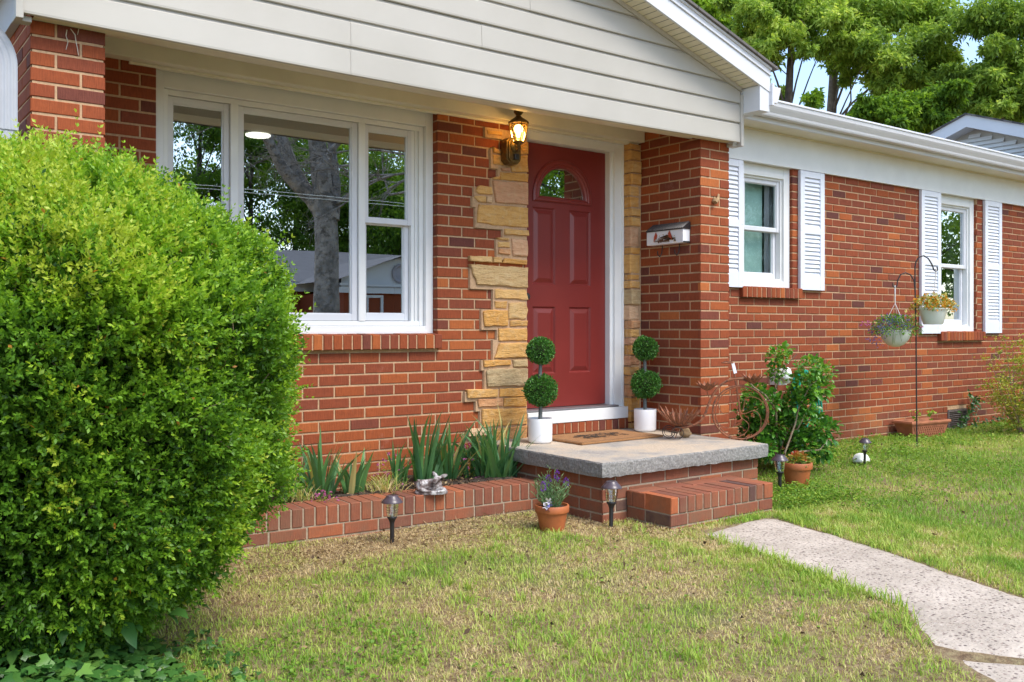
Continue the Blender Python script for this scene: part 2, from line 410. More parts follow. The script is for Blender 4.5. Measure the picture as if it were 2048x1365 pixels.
def path_edge(pts, z): return [(p[0], p[1], z) for p in pts]
PATH_L = [(3.80, 3.42), (3.70, 2.95), (3.58, 2.5), (3.44, 2.05), (3.09, 1.735)]
PATH_R = [(4.52, 3.53), (4.36, 3.0), (4.22, 2.55), (4.08, 2.15), (3.95, 1.70), (3.80, 1.3), (3.62, .90)]
def slab(name, L, Rr, zt, seed):
    mb = MB(); rr = random.Random(seed); n = 26
    def samp(P, s):
        s *= len(P)-1; i = min(int(s), len(P)-2); f = s-i
        return [P[i][k]*(1-f)+P[i+1][k]*f for k in (0, 1)]
    rows = []
    for i in range(n+1):
        a = samp(L, i/n); b = samp(Rr, i/n); ja = rr.uniform(-.02, .02); jb = rr.uniform(-.02, .02)
        row = []
        for k in range(9):
            f = k/8; x = a[0]*(1-f)+b[0]*f; y = a[1]*(1-f)+b[1]*f
            if k == 0: x += ja
            if k == 8: x += jb
            if i in (0, n): y += rr.uniform(-.01, .01)
            dz = -.010 if k in (0, 8) or i in (0, n) else rr.uniform(-.0015, .0015)
            row.append(len(mb.v)); mb.v.append((x, y, gz(x, y)+zt+dz))
        rows.append(row)
    for i in range(n):
        for k in range(8): mb.face([rows[i][k], rows[i+1][k], rows[i+1][k+1], rows[i][k+1]])
    edge = [r[0] for r in rows]+rows[-1][1:]+[r[8] for r in rows[:-1]][::-1]+rows[0][1:8][::-1]
    low = [len(mb.v)+q for q in range(len(edge))]
    for e in edge: v = mb.v[e]; mb.v.append((v[0], v[1], v[2]-.1))
    for q in range(len(edge)): mb.face([edge[q], edge[(q+1) % len(edge)], low[(q+1) % len(edge)], low[q]])
    return tag(mb.build(name, M['aggregate'], smooth=False), kind='structure')
slab('path', PATH_L, PATH_R, .006, 1)
slab('path', [(3.075, 1.72), (2.85, 1.3), (2.6, .85), (2.3, .2), (2.0, -.8)], [(3.61, .89), (3.45, .55), (3.3, .2), (3.1, -.4), (2.9, -1.2)], .004, 2)
def in_path(x, y):
    x = np.asarray(x); y = np.asarray(y)
    L = PATH_L+[(2.85, 1.3), (2.6, .85), (2.3, .2), (2.0, -.8)]; Q = PATH_R+[(3.45, .55), (3.3, .2), (3.1, -.4), (2.9, -1.2)]
    ly = np.array([p[1] for p in L])[::-1]; lx = np.array([p[0] for p in L])[::-1]
    qy = np.array([p[1] for p in Q])[::-1]; qx = np.array([p[0] for p in Q])[::-1]
    return (x > np.interp(y, ly, lx)+.022) & (x < np.interp(y, qy, qx)-.022) & (y < 3.46)

# ================================================================ HOUSE
house = empty('brick_house', (3, 5.1, 0), 'low red brick house with cream siding over its porch and white shuttered windows', 'house')
CH, BL = .0677, .2035
def brick_tint(rr):
    r = rr.random()
    if r < .05: return rr.uniform(0, .15)
    if r < .93: return rr.gauss(.47, .13)
    return rr.uniform(.75, 1.)
def bricks(mb, mp, u0, u1, z0, nc, holes=(), ph=0., lim=None, seed=0, c0=0, ch=CH, bl=BL, j=.0108, orange=None):
    """mp(u, d, z) -> world; d is distance out of the wall face"""
    rr = random.Random(seed)
    for c in range(nc):
        za = z0+c*ch+j*.5; zb = z0+(c+1)*ch-j*.5
        off = ph+(.5*bl if (c+c0) % 2 else 0)
        k = math.floor((u0-off)/bl); segs = []
        u = off+k*bl
        while u < u1: segs.append((max(u, u0), min(u+bl, u1))); u += bl
        for (a, b) in segs:
            a2 = a+(j*.5 if a > u0+1e-6 else 0); b2 = b-(j*.5 if b < u1-1e-6 else 0)
            L = u1 if lim is None else min(u1, lim(za, zb))
            if a2 >= L: continue
            b2 = min(b2, L)
            parts = [(a2, b2)]
            for (h0, h1, g0, g1) in holes:
                if zb > g0+.005 and za < g1-.005:
                    new = []
                    for (p, q) in parts:
                        if q <= h0 or p >= h1: new.append((p, q)); continue
                        if p < h0-.01: new.append((p, h0))
                        if q > h1+.01: new.append((h1, q))
                    parts = new
            for (p, q) in parts:
                if q-p < .012: continue
                t = brick_tint(rr)
                if orange: t = min(1, max(0, t+orange((p+q)/2, za)))
                dd = rr.uniform(-.0012, .0018); y1 = za+rr.uniform(-.001, .001); y2 = zb+rr.uniform(-.001, .001); bv = .0028
                tl = rr.uniform(-.0012, .0012)
                F = [(p+bv, dd, y1+bv), (q-bv, dd+tl, y1+bv), (q-bv, dd+tl, y2-bv), (p+bv, dd, y2-bv)]
                G = [(p, dd-bv, y1), (q, dd-bv, y1), (q, dd-bv, y2), (p, dd-bv, y2)]
                H = [(p, -.025, y1), (q, -.025, y1), (q, -.025, y2), (p, -.025, y2)]
                V = [mp(*w_) for w_ in F+G+H]
                fs = [(0, 1, 2, 3)]+[(i, 4+i, 4+(i+1) % 4, (i+1) % 4) for i in range(4)]+[(4+i, 8+i, 8+(i+1) % 4, 4+(i+1) % 4) for i in range(4)]
                mb.add(V, fs, t, 0)
def backing(mb, mp, u0, u1, z0, z1, holes=(), d=-.0045, m=1):
    us = sorted({u0, u1}|{h[i] for h in holes for i in (0, 1) if u0 < h[i] < u1}); zs = sorted({z0, z1}|{h[i] for h in holes for i in (2, 3) if z0 < h[i] < z1})
    for a, b in zip(us, us[1:]):
        for c, e in zip(zs, zs[1:]):
            um, zm = (a+b)/2, (c+e)/2
            if any(h[0] < um < h[1] and h[2] < zm < h[3] for h in holes): continue
            mb.add([mp(a, d, c), mp(b, d, c), mp(b, d, e), mp(a, d, e)], [(0, 1, 2, 3)], .5, m)
def faceY(Y): return lambda u, d, z: (u, Y-d, z)          # faces the street
def faceXn(X): return lambda u, d, z: (X-d, u, z)         # faces -X
def faceXp(X): return lambda u, d, z: (X+d, u, z)         # faces +X
def rowlocks(mb, mp, u0, u1, z0, z1, out, seed=0, pitch=.064, m=0, slope=0, back=-.03, tf=None):
    """brick-on-edge course with its own bricks; top shows too"""
    rr = random.Random(seed); n = max(1, round((u1-u0)/pitch)); p = (u1-u0)/n
    for i in range(n):
        a = u0+i*p+.0045; b = u0+(i+1)*p-.0045; t = brick_tint(rr) if tf is None else tf(i, n, rr)
        o = out+rr.uniform(-.002, .002); bv = .004; zt = z1+rr.uniform(-.0015, .0015)
        v = [mp(x, d, z) for (x, d, z) in [(a, back, z0), (b, back, z0), (b, back, zt+slope), (a, back, zt+slope),
             (a, o-bv, z0), (b, o-bv, z0), (b, o-bv, zt), (a, o-bv, zt),
             (a+bv, o, z0+bv), (b-bv, o, z0+bv), (b-bv, o, zt-bv), (a+bv, o, zt-bv)]]
        mb.add(v, [(0, 1, 5, 4), (1, 2, 6, 5), (2, 3, 7, 6), (3, 0, 4, 7), (4, 5, 9, 8), (5, 6, 10, 9), (6, 7, 11, 10), (7, 4, 8, 11), (8, 9, 10, 11)], t, m)
    e = .006
    v = [mp(x, d, z) for d in (back, out-e) for (x, z) in ((u0+.009, z0), (u1-.009, z0), (u1-.009, z1-e*.6+(slope if d == back else 0)), (u0+.009, z1-e*.6+(slope if d == back else 0)))]
    mb.add(v, [(0, 1, 5, 4), (1, 2, 6, 5), (2, 3, 7, 6), (3, 0, 4, 7), (4, 5, 6, 7)], .5, m+1 if m == 0 else m)

# ---- sandstone beside the door, outlines measured in the photograph, carried onto the wall
ST_A = [[(171, 0), (290, 12), (285, 42), (180, 30)], [(216, 130), (275, 168), (272, 182), (220, 172)], [(215, 186), (285, 192), (300, 268), (222, 258)], [(410, 200), (478, 190), (482, 320), (360, 318), (350, 275)],
 [(415, 130), (480, 92), (482, 182), (415, 188)], [(280, 290), (348, 292), (348, 314), (285, 310)], [(275, 322), (485, 335), (485, 396), (268, 378)],
 [(222, 357), (264, 352), (262, 375), (222, 378)], [(215, 388), (480, 402), (485, 570), (240, 550), (225, 470)], [(92, 440), (120, 422), (205, 432), (216, 490), (110, 484), (88, 465)],
 [(75, 510), (85, 498), (166, 505), (164, 550), (110, 548)], [(172, 505), (208, 508), (205, 555), (170, 551)], [(110, 565), (480, 592), (484, 740), (220, 722), (98, 700), (100, 620)],
 [(308, 750), (488, 762), (488, 803), (305, 795)], [(250, 818), (335, 822), (335, 838), (255, 833)], [(256, 846), (345, 850), (345, 895), (258, 890)], [(262, 901), (350, 908), (348, 948), (258, 935)],
 [(357, 825), (478, 838), (485, 900), (478, 960), (372, 958)], [(42, 955), (210, 960), (208, 1008), (45, 995)], [(222, 965), (288, 968), (285, 1008), (222, 1005)],
 [(300, 975), (478, 990), (480, 1022), (296, 1010)], [(40, 1020), (480, 1045), (480, 1198), (95, 1172)], [(232, 1208), (470, 1214), (484, 1290), (235, 1278)]]
ST_B = [[(275, 15), (388, 12), (388, 78), (285, 75)], [(402, 32), (555, 22), (580, 95), (560, 178), (405, 175)], [(172, 110), (200, 92), (393, 98), (396, 235), (185, 242)], [(415, 188), (575, 190), (575, 238), (415, 240)],
 [(312, 262), (572, 262), (572, 370), (315, 375)], [(320, 395), (575, 390), (575, 525), (275, 530)], [(172, 550), (420, 548), (425, 590), (180, 612)], [(440, 548), (575, 540), (575, 610), (450, 610)],
 [(200, 650), (220, 630), (575, 625), (575, 780), (210, 790)], [(22, 820), (305, 812), (300, 885), (30, 890)], [(325, 810), (545, 800), (565, 880), (318, 882)], [(120, 910), (350, 895), (350, 965), (130, 978)],
 [(360, 900), (568, 888), (568, 968), (360, 972)], [(160, 1000), (560, 985), (570, 1130), (165, 1160)], [(30, 1180), (250, 1168), (245, 1235), (40, 1245)], [(255, 1172), (398, 1165), (398, 1280), (262, 1290)], [(408, 1160), (568, 1145), (568, 1260), (408, 1275)]]
TA = [.5, .6, .55, .55, .6, .8, .6, .5, .82, .45, .4, .95, .5, .45, .4, .42, .75, .85, .35, .4, .6, .28, .42]
TB = [.5, .35, .6, .5, .55, .5, .6, .2, .12, .5, .6, .75, .6, .55, .95, .6, .7]
stones = []
for lst, tl, ox, oy, s in ((ST_A, TA, 930, 260, 3.793), (ST_B, TB, 930, 600, 4.55)):
    for k, poly in enumerate(lst):
        q = [onY(ox+a/s, oy+b/s, 5.07) for a, b in poly]; stones.append(([(p.x, p.z) for p in q], tl[k]))
def stone_lim(za, zb):
    zm = (za+zb)/2; m = 3.93
    for P, _ in stones:
        if min(p[1] for p in P)-.006 < zm < max(p[1] for p in P)+.006:
            m = min(m, min(p[0] for p in P)+(.02 if len(P) == 4 and P[0][0] < P[-1][0]-.03 else 0)-.014)
    return m
WIN = (1.44, 3.204, .985, 2.50)
DOORX0, DOORX1, DOORT = 3.93, 4.885, 2.503
Z0 = .02
orr = lambda u, z: .22*math.exp(-((z-.35)/.25)**2)
mb = MB()
# main wall left of the door
bricks(mb, faceY(WY), 1.03, 3.93, Z0, 38, holes=[(WIN[0], WIN[1], WIN[2], 3.0)], ph=.035, lim=stone_lim, seed=1, orange=orr)
backing(mb, faceY(WY), 1.03, 3.93, 0, 2.62, holes=[(WIN[0], WIN[1], WIN[2], 2.62)])
# brick reveals of the picture window
for X, mp, sd in ((WIN[0], faceXp(WIN[0]), 5), (WIN[1], faceXn(WIN[1]), 6)):
    bricks(mb, mp, WY+.003, WY+.10, Z0+15*CH, 23, holes=[(0, 9, 0, WIN[2])], ph=0, seed=sd); backing(mb, mp, WY+.006, WY+.11, WIN[2], 2.6)
# strip under the door sill
backing(mb, faceY(WY), DOORX0, 5.0, 0, .44)
# short piece of wall behind the side stones
backing(mb, faceY(WY), DOORX1, 5.0, .3, 2.62)
tag(mb.build('porch_wall', [M['brick'], M['mortar']], house))
mb = MB()      # left wing wall (porch pillar)
PF = 4.475
bricks(mb, faceY(PF), .735, 1.04, Z0, 37, ph=.735, seed=11, orange=lambda u, z: .06); backing(mb, faceY(PF), .742, 1.033, 0, 2.52)
bricks(mb, faceXn(.735), PF+.004, 10, Z0, 37, ph=PF+.102, seed=12, c0=1); backing(mb, faceXn(.735), PF+.008, 10, 0, 2.52)
bricks(mb, faceXp(1.04), PF+.004, WY, Z0, 37, ph=PF+.102, seed=13, c0=0); backing(mb, faceXp(1.04), PF+.008, WY, 0, 2.52)
mb.build('pillar', [M['brick'], M['mortar']], house)
mb = MB()      # right pillar and return wall
bricks(mb, faceY(PF), 5.0, 5.305, Z0, 37, ph=5.0, seed=21, c0=1, orange=lambda u, z: .06); backing(mb, faceY(PF), 5.007, 5.298, 0, 2.52)
bricks(mb, faceXn(5.0), PF+.004, WY, Z0, 39, ph=PF+.102, seed=22, c0=0); backing(mb, faceXn(5.0), PF+.008, WY, 0, 2.60)
bricks(mb, faceXp(5.305), PF+.004, WY, Z0, 37, ph=PF+.102, seed=23, c0=1); backing(mb, faceXp(5.305), PF+.008, WY, 0, 2.52)
mb.build('pillar', [M['brick'], M['mortar']], house)
mb = MB()      # right wing wall
W1 = (6.19, 6.89, 1.37, 2.52); W2 = (9.33, 10.12, .975, 2.52); VENT = (9.51, 9.91, .03, .25)
bricks(mb, faceY(WY), 5.305, 16.0, -.05+.0, 38, holes=[W1, W2, VENT], ph=.06, seed=31, ch=.0677, orange=lambda u, z: .25*math.exp(-((z-.3)/.22)**2)*math.exp(-((u-8)/2.2)**2)-.05)
backing(mb, faceY(WY), 5.3, 16.0, -.1, 2.56, holes=[W1, W2, VENT])
backing(mb, faceXp(16.0), WY, 12, -.1, 2.6, d=0)
for Wn, sd in ((W1, 33), (W2, 34)):
    mpx = faceXn(Wn[1]); backing(mb, mpx, WY+.003, WY+.12, Wn[2], 2.52); bricks(mb, mpx, WY+.003, WY+.075, Wn[2], 23, holes=[(0, 9, 2.52, 4)], ph=.02, seed=sd)
    mpx = faceXp(Wn[0]); backing(mb, mpx, WY+.003, WY+.12, Wn[2], 2.52)
mb.build('wing_wall', [M['brick'], M['mortar']], house)

# sandstones
def stone_mesh(mb, P, y0, yf, t, seed):
    rr = random.Random(seed); n = len(P); cx = sum(p[0] for p in P)/n; cz = sum(p[1] for p in P)/n
    # roughen the outline
    out = []
    for i in range(n):
        a, b = P[i], P[(i+1) % n]; L = math.hypot(b[0]-a[0], b[1]-a[1]); k = max(1, int(L/.035))
        for q in range(k):
            f = q/k; j = .0035 if q else .0015
            out.append((a[0]*(1-f)+b[0]*f+rr.uniform(-j, j), a[1]*(1-f)+b[1]*f+rr.uniform(-j, j)))
    m = len(out); rings = []
    tilt = rr.uniform(-.008, .008); zs = [p[1] for p in out]; zmn, zmx = min(zs), max(zs); crk = rr.uniform(.25, .75)
    for (sc, d, j) in ((1, y0, 0), (1, yf+.005, .001), (.955, yf, .0012), (.80, yf-.001, .0), (.6, yf-.001, 0), (.4, yf-.001, .0), (.2, yf-.001, .0)):
        r = []
        for (x, z) in out:
            dx, dz = x-cx, z-cz; ins = 1-(1-sc)*1.0
            if sc == .955 or sc == 1 and d != y0:
                l = math.hypot(dx, dz); ins = 1-min(.2, (.006 if sc != 1 else .0)/max(l, .01))
            zz = cz+dz*ins; fz = (zz-zmn)/max(zmx-zmn, .01)
            wv = .0004*math.sin(38*x+seed); step = wv if sc < .95 else 0
            r.append(len(mb.v)); mb.v.append((cx+dx*ins, d+(0 if sc == 1 and d == y0 else rr.uniform(-j, j)+step+tilt*(fz-.5)), zz))
        rings.append(r)
    for a, b in zip(rings, rings[1:]):
        for i in range(m): mb.face([a[i], a[(i+1) % m], b[(i+1) % m], b[i]], t)
    mb.face(rings[-1], t)
mb = MB()
for k, (P, t) in enumerate(stones):
    if k == 1: mb.build('stone_facing', M['stone'], house); mb = MB()
    stone_mesh(mb, P, 5.10, 5.070+random.Random(k).uniform(-.005, .005), t, k)
mb.build('stone_facing', M['stone'], house); mb = MB()
for c_ in range(38):
    za_ = Z0+c_*CH; L_ = stone_lim(za_, za_+CH)
    if L_ < 3.9 and za_ > .36: mb.add([(L_+.004, 5.0835, za_), (3.918, 5.0835, za_), (3.918, 5.0835, za_+CH), (L_+.004, 5.0835, za_+CH), (L_-.002, 5.0995, za_), (L_-.002, 5.0995, za_+CH), (3.926, 5.12, za_), (3.926, 5.12, za_+CH)], [(0, 1, 2, 3), (4, 0, 3, 5), (1, 6, 7, 2)])
mb.build('stone_mortar', M['mortar'], house); mb = MB()
# column right of the door, each stone wraps the corner towards the door
ypx = [286, 300, 321, 346, 370, 392, 416, 433, 453, 494, 508, 548, 561, 578, 610, 641, 658, 676, 690, 711, 733, 752, 770, 795, 822, 846, 866]
rr = random.Random(5); tt = [.5, .45, .4, .6, .5, .6, .5, .5, .85, .6, .5, .6, .5, .2, .9, .75, .5, .82, .6, .8, .5, .7, .75, .6, .6, .5]
mb.box(4.895, 4.999, 5.070, 5.16, .44, 2.50, .5, 1)
for i in range(len(ypx)-1):
    z1 = CZ-(ypx[i]-655)*6.98/FPX-.004; z0_ = CZ-(ypx[i+1]-655)*6.98/FPX+.004
    xa = DOORX1+rr.uniform(-.006, .006); xb = 4.985+rr.uniform(-.012, .004); yf = 5.055+rr.uniform(-.012, .012)
    stone_mesh(mb, [(xa, z0_+rr.uniform(0, .004)), (xb, z0_+rr.uniform(0, .004)), (xb, z1-rr.uniform(0, .003)), (xa, z1-rr.uniform(0, .003))], 5.16, yf, tt[i % len(tt)], 100+i)
mb.build('stone_facing', [M['stone'], M['mortar']], house)

# brick sills, door-sill course
for nm, x0, x1, z0_, z1, sd in (('window_sill', 1.42, 3.218, .984, 1.074, 3), ('window_sill', 6.17, 6.985, 1.372, 1.462, 4), ('window_sill', 9.31, 10.24, .978, 1.072, 5)):
    mb = MB(); rowlocks(mb, faceY(WY), x0, x1, z0_, z1, .042, sd, slope=.012, back=-.11); mb.build(nm, [M['brick'], M['mortar']], house)
mb = MB(); rowlocks(mb, faceY(WY), 3.93, 4.99, .362, .437, .012, 9, pitch=.066); mb.build('door_sill_course', [M['brick'], M['mortar']], house)

# ---------------------------------------------------------------- windows
def sash(parent, x0, x1, y, z0, z1, w, wb, wt, gl, name='sash'):
    mb = MB(); mb.ring(x0, x1, z0, z1, y, y+.035, w, w, wb, wt); mb.ring(x0+w-.001, x1-w+.001, z0+wb-.001, z1-wt+.001, y+.009, y+.03, .007)
    s = mb.build(name, M['vinyl'], parent, bevel=.0025)
    g_ = MB(); X0, X1, Z0_, Z1 = x0+w, x1-w, z0+wb, z1-wt
    g_.add([(X0, y+.02, Z0_), (X1, y+.02, Z0_), (X1, y+.02, Z1), (X0, y+.02, Z1)], [(0, 1, 2, 3)])
    g_.build('pane', gl, s); return s
def frame_part(parent, x0, x1, z0, z1, yf, cw, top, sillh):
    mb = MB(); mb.ring(x0, x1, z0, z1, yf, yf+.06, cw, cw, sillh, top)                 # flat casing
    mb.ring(x0+cw-.004, x1-cw+.004, z0+sillh-.004, z1-top+.004, yf+.022, yf+.085, .024)        # step
    return mb.build('window_frame', M['trim'], parent, bevel=.003)
win = empty('picture_window', (2.32, 5.18, .98)); setpar(win, house)
x0, x1 = WIN[0]+.001, WIN[1]-.001; yf = WY+.055
mb = MB()
mb.ring(x0, x1, 1.078, 2.56, yf, yf+.06, .055, .055, .05, .14)
mb.box(x0+.055, x1-.055, yf-.012, yf+.05, 1.0785, 1.10)
mb.ring(x0+.056, x1-.056, 1.129, 2.419, yf+.03, yf+.11, .03)
for xm in (1.895, 2.703): mb.box(xm-.022, xm+.022, yf+.024, yf+.112, 1.159, 2.389)
mb.build('window_frame', M['trim'], win, bevel=.003)
YS = yf+.045
sash(win, 1.919, 2.679, YS, 1.161, 2.387, .036, .040, .030, M['glass'])
for (a, b) in ((1.528, 1.871), (2.727, 3.070)):
    for e_ in ((1.871, 1.8735), (3.070, 3.1185)) if a > 2 else ((1.5275, 1.5285),):
        fb = MB(); fb.box(e_[0]-.002, e_[1], YS+.006, YS+.072, 1.159, 2.389); fb.box((e_[0]+e_[1])/2-.003, (e_[0]+e_[1])/2+.003, YS-.004, YS+.01, 1.1595, 2.3885); fb.build('sash_track', M['trim'], win) if e_[1]-e_[0] > .01 else None
    sash(win, a, b, YS+.002, 1.775, 2.387, .030, .032, .036, M['glass']); sash(win, a+.004, b-.004, YS+.037, 1.162, 1.803, .030, .044, .030, M['glass'])
def dh_window(x0, x1, z0, z1, G):
    wn = empty('double_hung_window', ((x0+x1)/2, 5.18, z0)); setpar(wn, house)
    yf = WY+.03; frame_part(wn, x0+.001, x1-.001, z0+.092, z1+.02, yf, .082, .115, .06)
    a, b, c, d = x0+.104, x1-.104, z0+.172, z1-.115; mz = (c+d)/2+.0
    sash(wn, a, b, yf+.036, mz-.018, d, .032, .034, .036, G); sash(wn, a+.003, b-.003, yf+.071, c, mz+.014, .036, .05, .03, G)
    return wn

M['glass_pale'] = glass('pale_window_glass', .0, (.9, .96, .94), .7)
M['shade'] = simple('green_roller_shade', (.42, .62, .56), .8, .06, 8, .05)
M['curtain'] = simple('grey_curtain', (.42, .40, .44), .9, .1, 8, .05)
w1 = dh_window(W1[0], W1[1], W1[2], 2.515, M['glass_pale']); w2 = dh_window(W2[0], W2[1], W2[2], 2.515, M['glass'])
mb = MB(); mb.box(6.27, 6.725, 5.30, 5.304, 1.5, 2.5); mb.build('shade', M['shade'], w1)
def curtain(x0, x1, y, z0, z1, par, n=5):
    mb = MB(); N = n*8; b = 0
    for i in range(N+1):
        x = x0+(x1-x0)*i/N; yy = y+.018*math.sin(i/8*2*math.pi)
        mb.v += [(x, yy, z0), (x, yy, z1)]
    for i in range(N): mb.face([2*i, 2*i+2, 2*i+3, 2*i+1])
    mb.build('curtain', M['curtain'], par, smooth=True)
curtain(6.72, 6.88, 5.27, 1.45, 2.5, w1, 3); curtain(9.82, 10.08, 5.28, 1.0, 2.5, w2, 4)
# dark rooms behind the glass
def room(x0, x1, y0, y1, z0, z1, par, holes):
    mb = MB(); backing(mb, lambda u, d, z: (u, y0, z), x0, x1, z0, z1, holes, m=0)
    v = [(x, y, z) for z in (z0, z1) for y in (y0, y1) for x in (x0, x1)]
    mb.add(v, [(0, 2, 3, 1), (4, 5, 7, 6), (2, 6, 7, 3), (0, 4, 6, 2), (1, 3, 7, 5)])
    return mb.build('room', M['interior'], par)
r1 = room(1.1, 5.2, 5.30, 9.2, .4, 2.78, house, [(1.45, 3.2, 1.0, 2.52), (4.05, 4.65, 2.1, 2.4)]); r2 = room(5.4, 12, 5.33, 9, .4, 2.78, house, [(6.2, 6.88, 1.4, 2.52), (9.34, 10.11, 1.0, 2.52)])
lp = onZ(516, 273, 2.76)
M['disc'] = NT('ceiling_lamp_lens').m; pp = M['disc'].node_tree.nodes['Principled BSDF']; pp.inputs['Emission Color'].default_value = (1, .93, .8, 1); pp.inputs['Emission Strength'].default_value = 1.6
mb = MB(); mb.lathe([(0, -.012), (.08, -.011), (.10, -.006), (.105, 0), (.105, .01), (0, .01)], (lp.x, lp.y, 2.765), 28)
cl = mb.build('ceiling_light', M['disc'], smooth=True); tag(cl, 'round white ceiling light glowing inside behind the picture window', 'ceiling light')

# shutters
def shutter(x0, x1, z0, z1):
    mb = MB(); y0, y1 = WY-.034, WY-.004; st = .062
    mb.box(x0, x0+st, y0, y1, z0, z1); mb.box(x1-st, x1, y0, y1, z0, z1)
    zm = z0+(z1-z0)*.50
    for a, b in ((z0, z0+.125), (zm-.028, zm+.028), (z1-.055, z1)): mb.box(x0+st, x1-st, y0+.001, y1, a, b)
    for a, b in ((z0+.125, zm-.028), (zm+.028, z1-.055)):
        n = round((b-a)/.036); p = (b-a)/n
        for i in range(n):
            z = a+i*p
            mb.add([(x, y, zz) for x in (x0+st, x1-st) for (y, zz) in ((y0+.004, z+.002), (y0+.011, z-.004), (y0+.026, z+p*.98), (y0+.020, z+p+.002))],
                   [(0, 1, 2, 3), (7, 6, 5, 4), (0, 4, 5, 1), (1, 5, 6, 2), (2, 6, 7, 3), (3, 7, 4, 0)])
        mb.box(x0+st, x1-st, y0+.026, y1, a, b)
    for sx in (x0+.02, x1-.02):
        for sz in (z0+.05, zm, z1-.03): mb.tube([(sx, y0+.001, sz), (sx, y0-.003, sz)], .005, 8)
    return mb.build('shutter', M['shutter'], house, bevel=.002)
shutter(5.84, 6.19, 1.452, 2.51); shutter(6.962, 7.315, 1.452, 2.51); shutter(8.95, 9.325, 1.055, 2.512); shutter(10.245, 10.62, 1.055, 2.512)

# foundation vent
mb = MB(); mb.ring(VENT[0]+.005, VENT[1]-.005, VENT[2]+.004, VENT[3]-.004, WY-.008, WY+.03, .02)
for i in range(9): z = VENT[2]+.03+i*.021; mb.box(VENT[0]+.025, VENT[1]-.025, WY+.002, WY+.012, z, z+.009)
M['vent'] = simple('weathered_metal', (.13, .10, .09), .8, .3, 30, .2)
mb.build('foundation_vent', M['vent'], house)

# ---------------------------------------------------------------- front door
door = empty('front_door', (4.34, 5.22, .53)); setpar(door, house)
DX0, DX1, DZ0, DZ1, DY = 3.915, 4.765, .545, 2.432, 5.215
LCX, LCZ, LR = 4.345, 2.062, .262
mb = MB()
# slab face with a half-round opening: outline built as fans
def arc(r, n=28, cx=LCX, cz=LCZ): return [(cx+r*math.cos(math.pi*i/n), cz+r*math.sin(math.pi*i/n)) for i in range(n+1)]
PAN = [(4.065, 4.285, 1.42, 1.985), (4.405, 4.625, 1.42, 1.985), (4.065, 4.285, .78, 1.275), (4.405, 4.625, .78, 1.275)]
holes = [(a, b, c, d) for a, b, c, d in PAN]+[(LCX-.235, LCX+.235, LCZ, LCZ+.235)]
us = sorted({DX0, DX1}|{h[i] for h in holes for i in (0, 1)}); zs = sorted({DZ0, DZ1}|{h[i] for h in holes for i in (2, 3)})
for a, b in zip(us, us[1:]):
    for c, e in zip(zs, zs[1:]):
        um, zm = (a+b)/2, (c+e)/2
        if any(h[0] < um < h[1] and h[2] < zm < h[3] for h in holes): continue
        mb.add([(a, DY, c), (b, DY, c), (b, DY, e), (a, DY, e)], [(0, 1, 2, 3)])
A = arc(.215); B_ = []
for (x, z) in A:           # spandrels between the arch and its bounding box
    dx, dz = x-LCX, z-LCZ; k = min(.235/max(abs(dx), 1e-6), .235/max(dz, 1e-6)); B_.append((LCX+dx*k, LCZ+max(dz, 0)*k))
for i in range(28):
    mb.add([(A[i][0], DY, A[i][1]), (A[i+1][0], DY, A[i+1][1]), (B_[i+1][0], DY, B_[i+1][1]), (B_[i][0], DY, B_[i][1])], [(0, 1, 2, 3)])
for s in (1, -1):
    mb.add([(LCX+s*.235, DY, LCZ), (LCX+s*.235, DY, LCZ+.235), (LCX+s*.2345, DY, LCZ+.1)], [(0, 1, 2)])
mb.box(DX0, DX1, DY+.03, DY+.045, DZ0, LCZ-.001); mb.box(DX0, DX0+.01, DY+.0005, DY+.03, DZ0, DZ1); mb.box(DX1-.01, DX1, DY+.0005, DY+.03, DZ0, DZ1)
mb.build('door_slab', M['door'], door)
for (a, b, c, d) in PAN:
    mb = MB(); prof = [(0, 0), (.006, .0), (.016, .012), (.022, .012), (.052, -.001)]
    for (i0, y0), (i1, y1) in zip(prof, prof[1:]):
        o = [(a+i0, c+i0), (b-i0, c+i0), (b-i0, d-i0), (a+i0, d-i0)]; q = [(a+i1, c+i1), (b-i1, c+i1), (b-i1, d-i1), (a+i1, d-i1)]
        v = [(x, DY+y0, z) for x, z in o]+[(x, DY+y1, z) for x, z in q]
        mb.add(v, [(k, (k+1) % 4, 4+(k+1) % 4, 4+k) for k in range(4)])
    i1 = .052; mb.add([(a+i1, DY-.001, c+i1), (b-i1, DY-.001, c+i1), (b-i1, DY-.001, d-i1), (a+i1, DY-.001, d-i1)], [(0, 1, 2, 3)])
    mb.build('door_panel', M['door'], door)
# raised moulding around the fan light
mb = MB()
prof = [(.275, 0), (.275, -.010), (.262, -.018), (.245, -.018), (.238, -.012), (.228, -.014), (.216, -.006), (.210, .02)]
rings = []
for (r, y) in prof:
    rr_ = arc(r); bz = LCZ-(r-.210)*.62
    rings.append([(x, DY+y, z if z > LCZ+1e-6 else LCZ) for x, z in rr_]+[(LCX-r, DY+y, bz), (LCX+r, DY+y, bz)])
for P, Q in zip(rings, rings[1:]):
    n = len(P); mb.add(P+Q, [(i, (i+1) % n, n+(i+1) % n, n+i) for i in range(n)])
fl = mb.build('fan_light', M['door'], door, smooth=True)
mb = MB(); a = arc(.213); mb.add([(x, DY+.012, z) for x, z in a], [tuple(range(len(a)))]); mb.build('pane', M['glass'], fl)
mb = MB(); mb.lathe([(0, 0), (.026, 0), (.028, .006), (.012, .012), (.012, .035), (.026, .045), (.028, .06), (.018, .072), (0, .074)], n=20)
kn = mb.build('door_knob', M['black_iron'], door, smooth=True); kn.matrix_parent_inverse = wmat(door).inverted(); kn.rotation_euler = (math.pi/2, 0, 0); kn.location = (3.975, DY, 1.335)
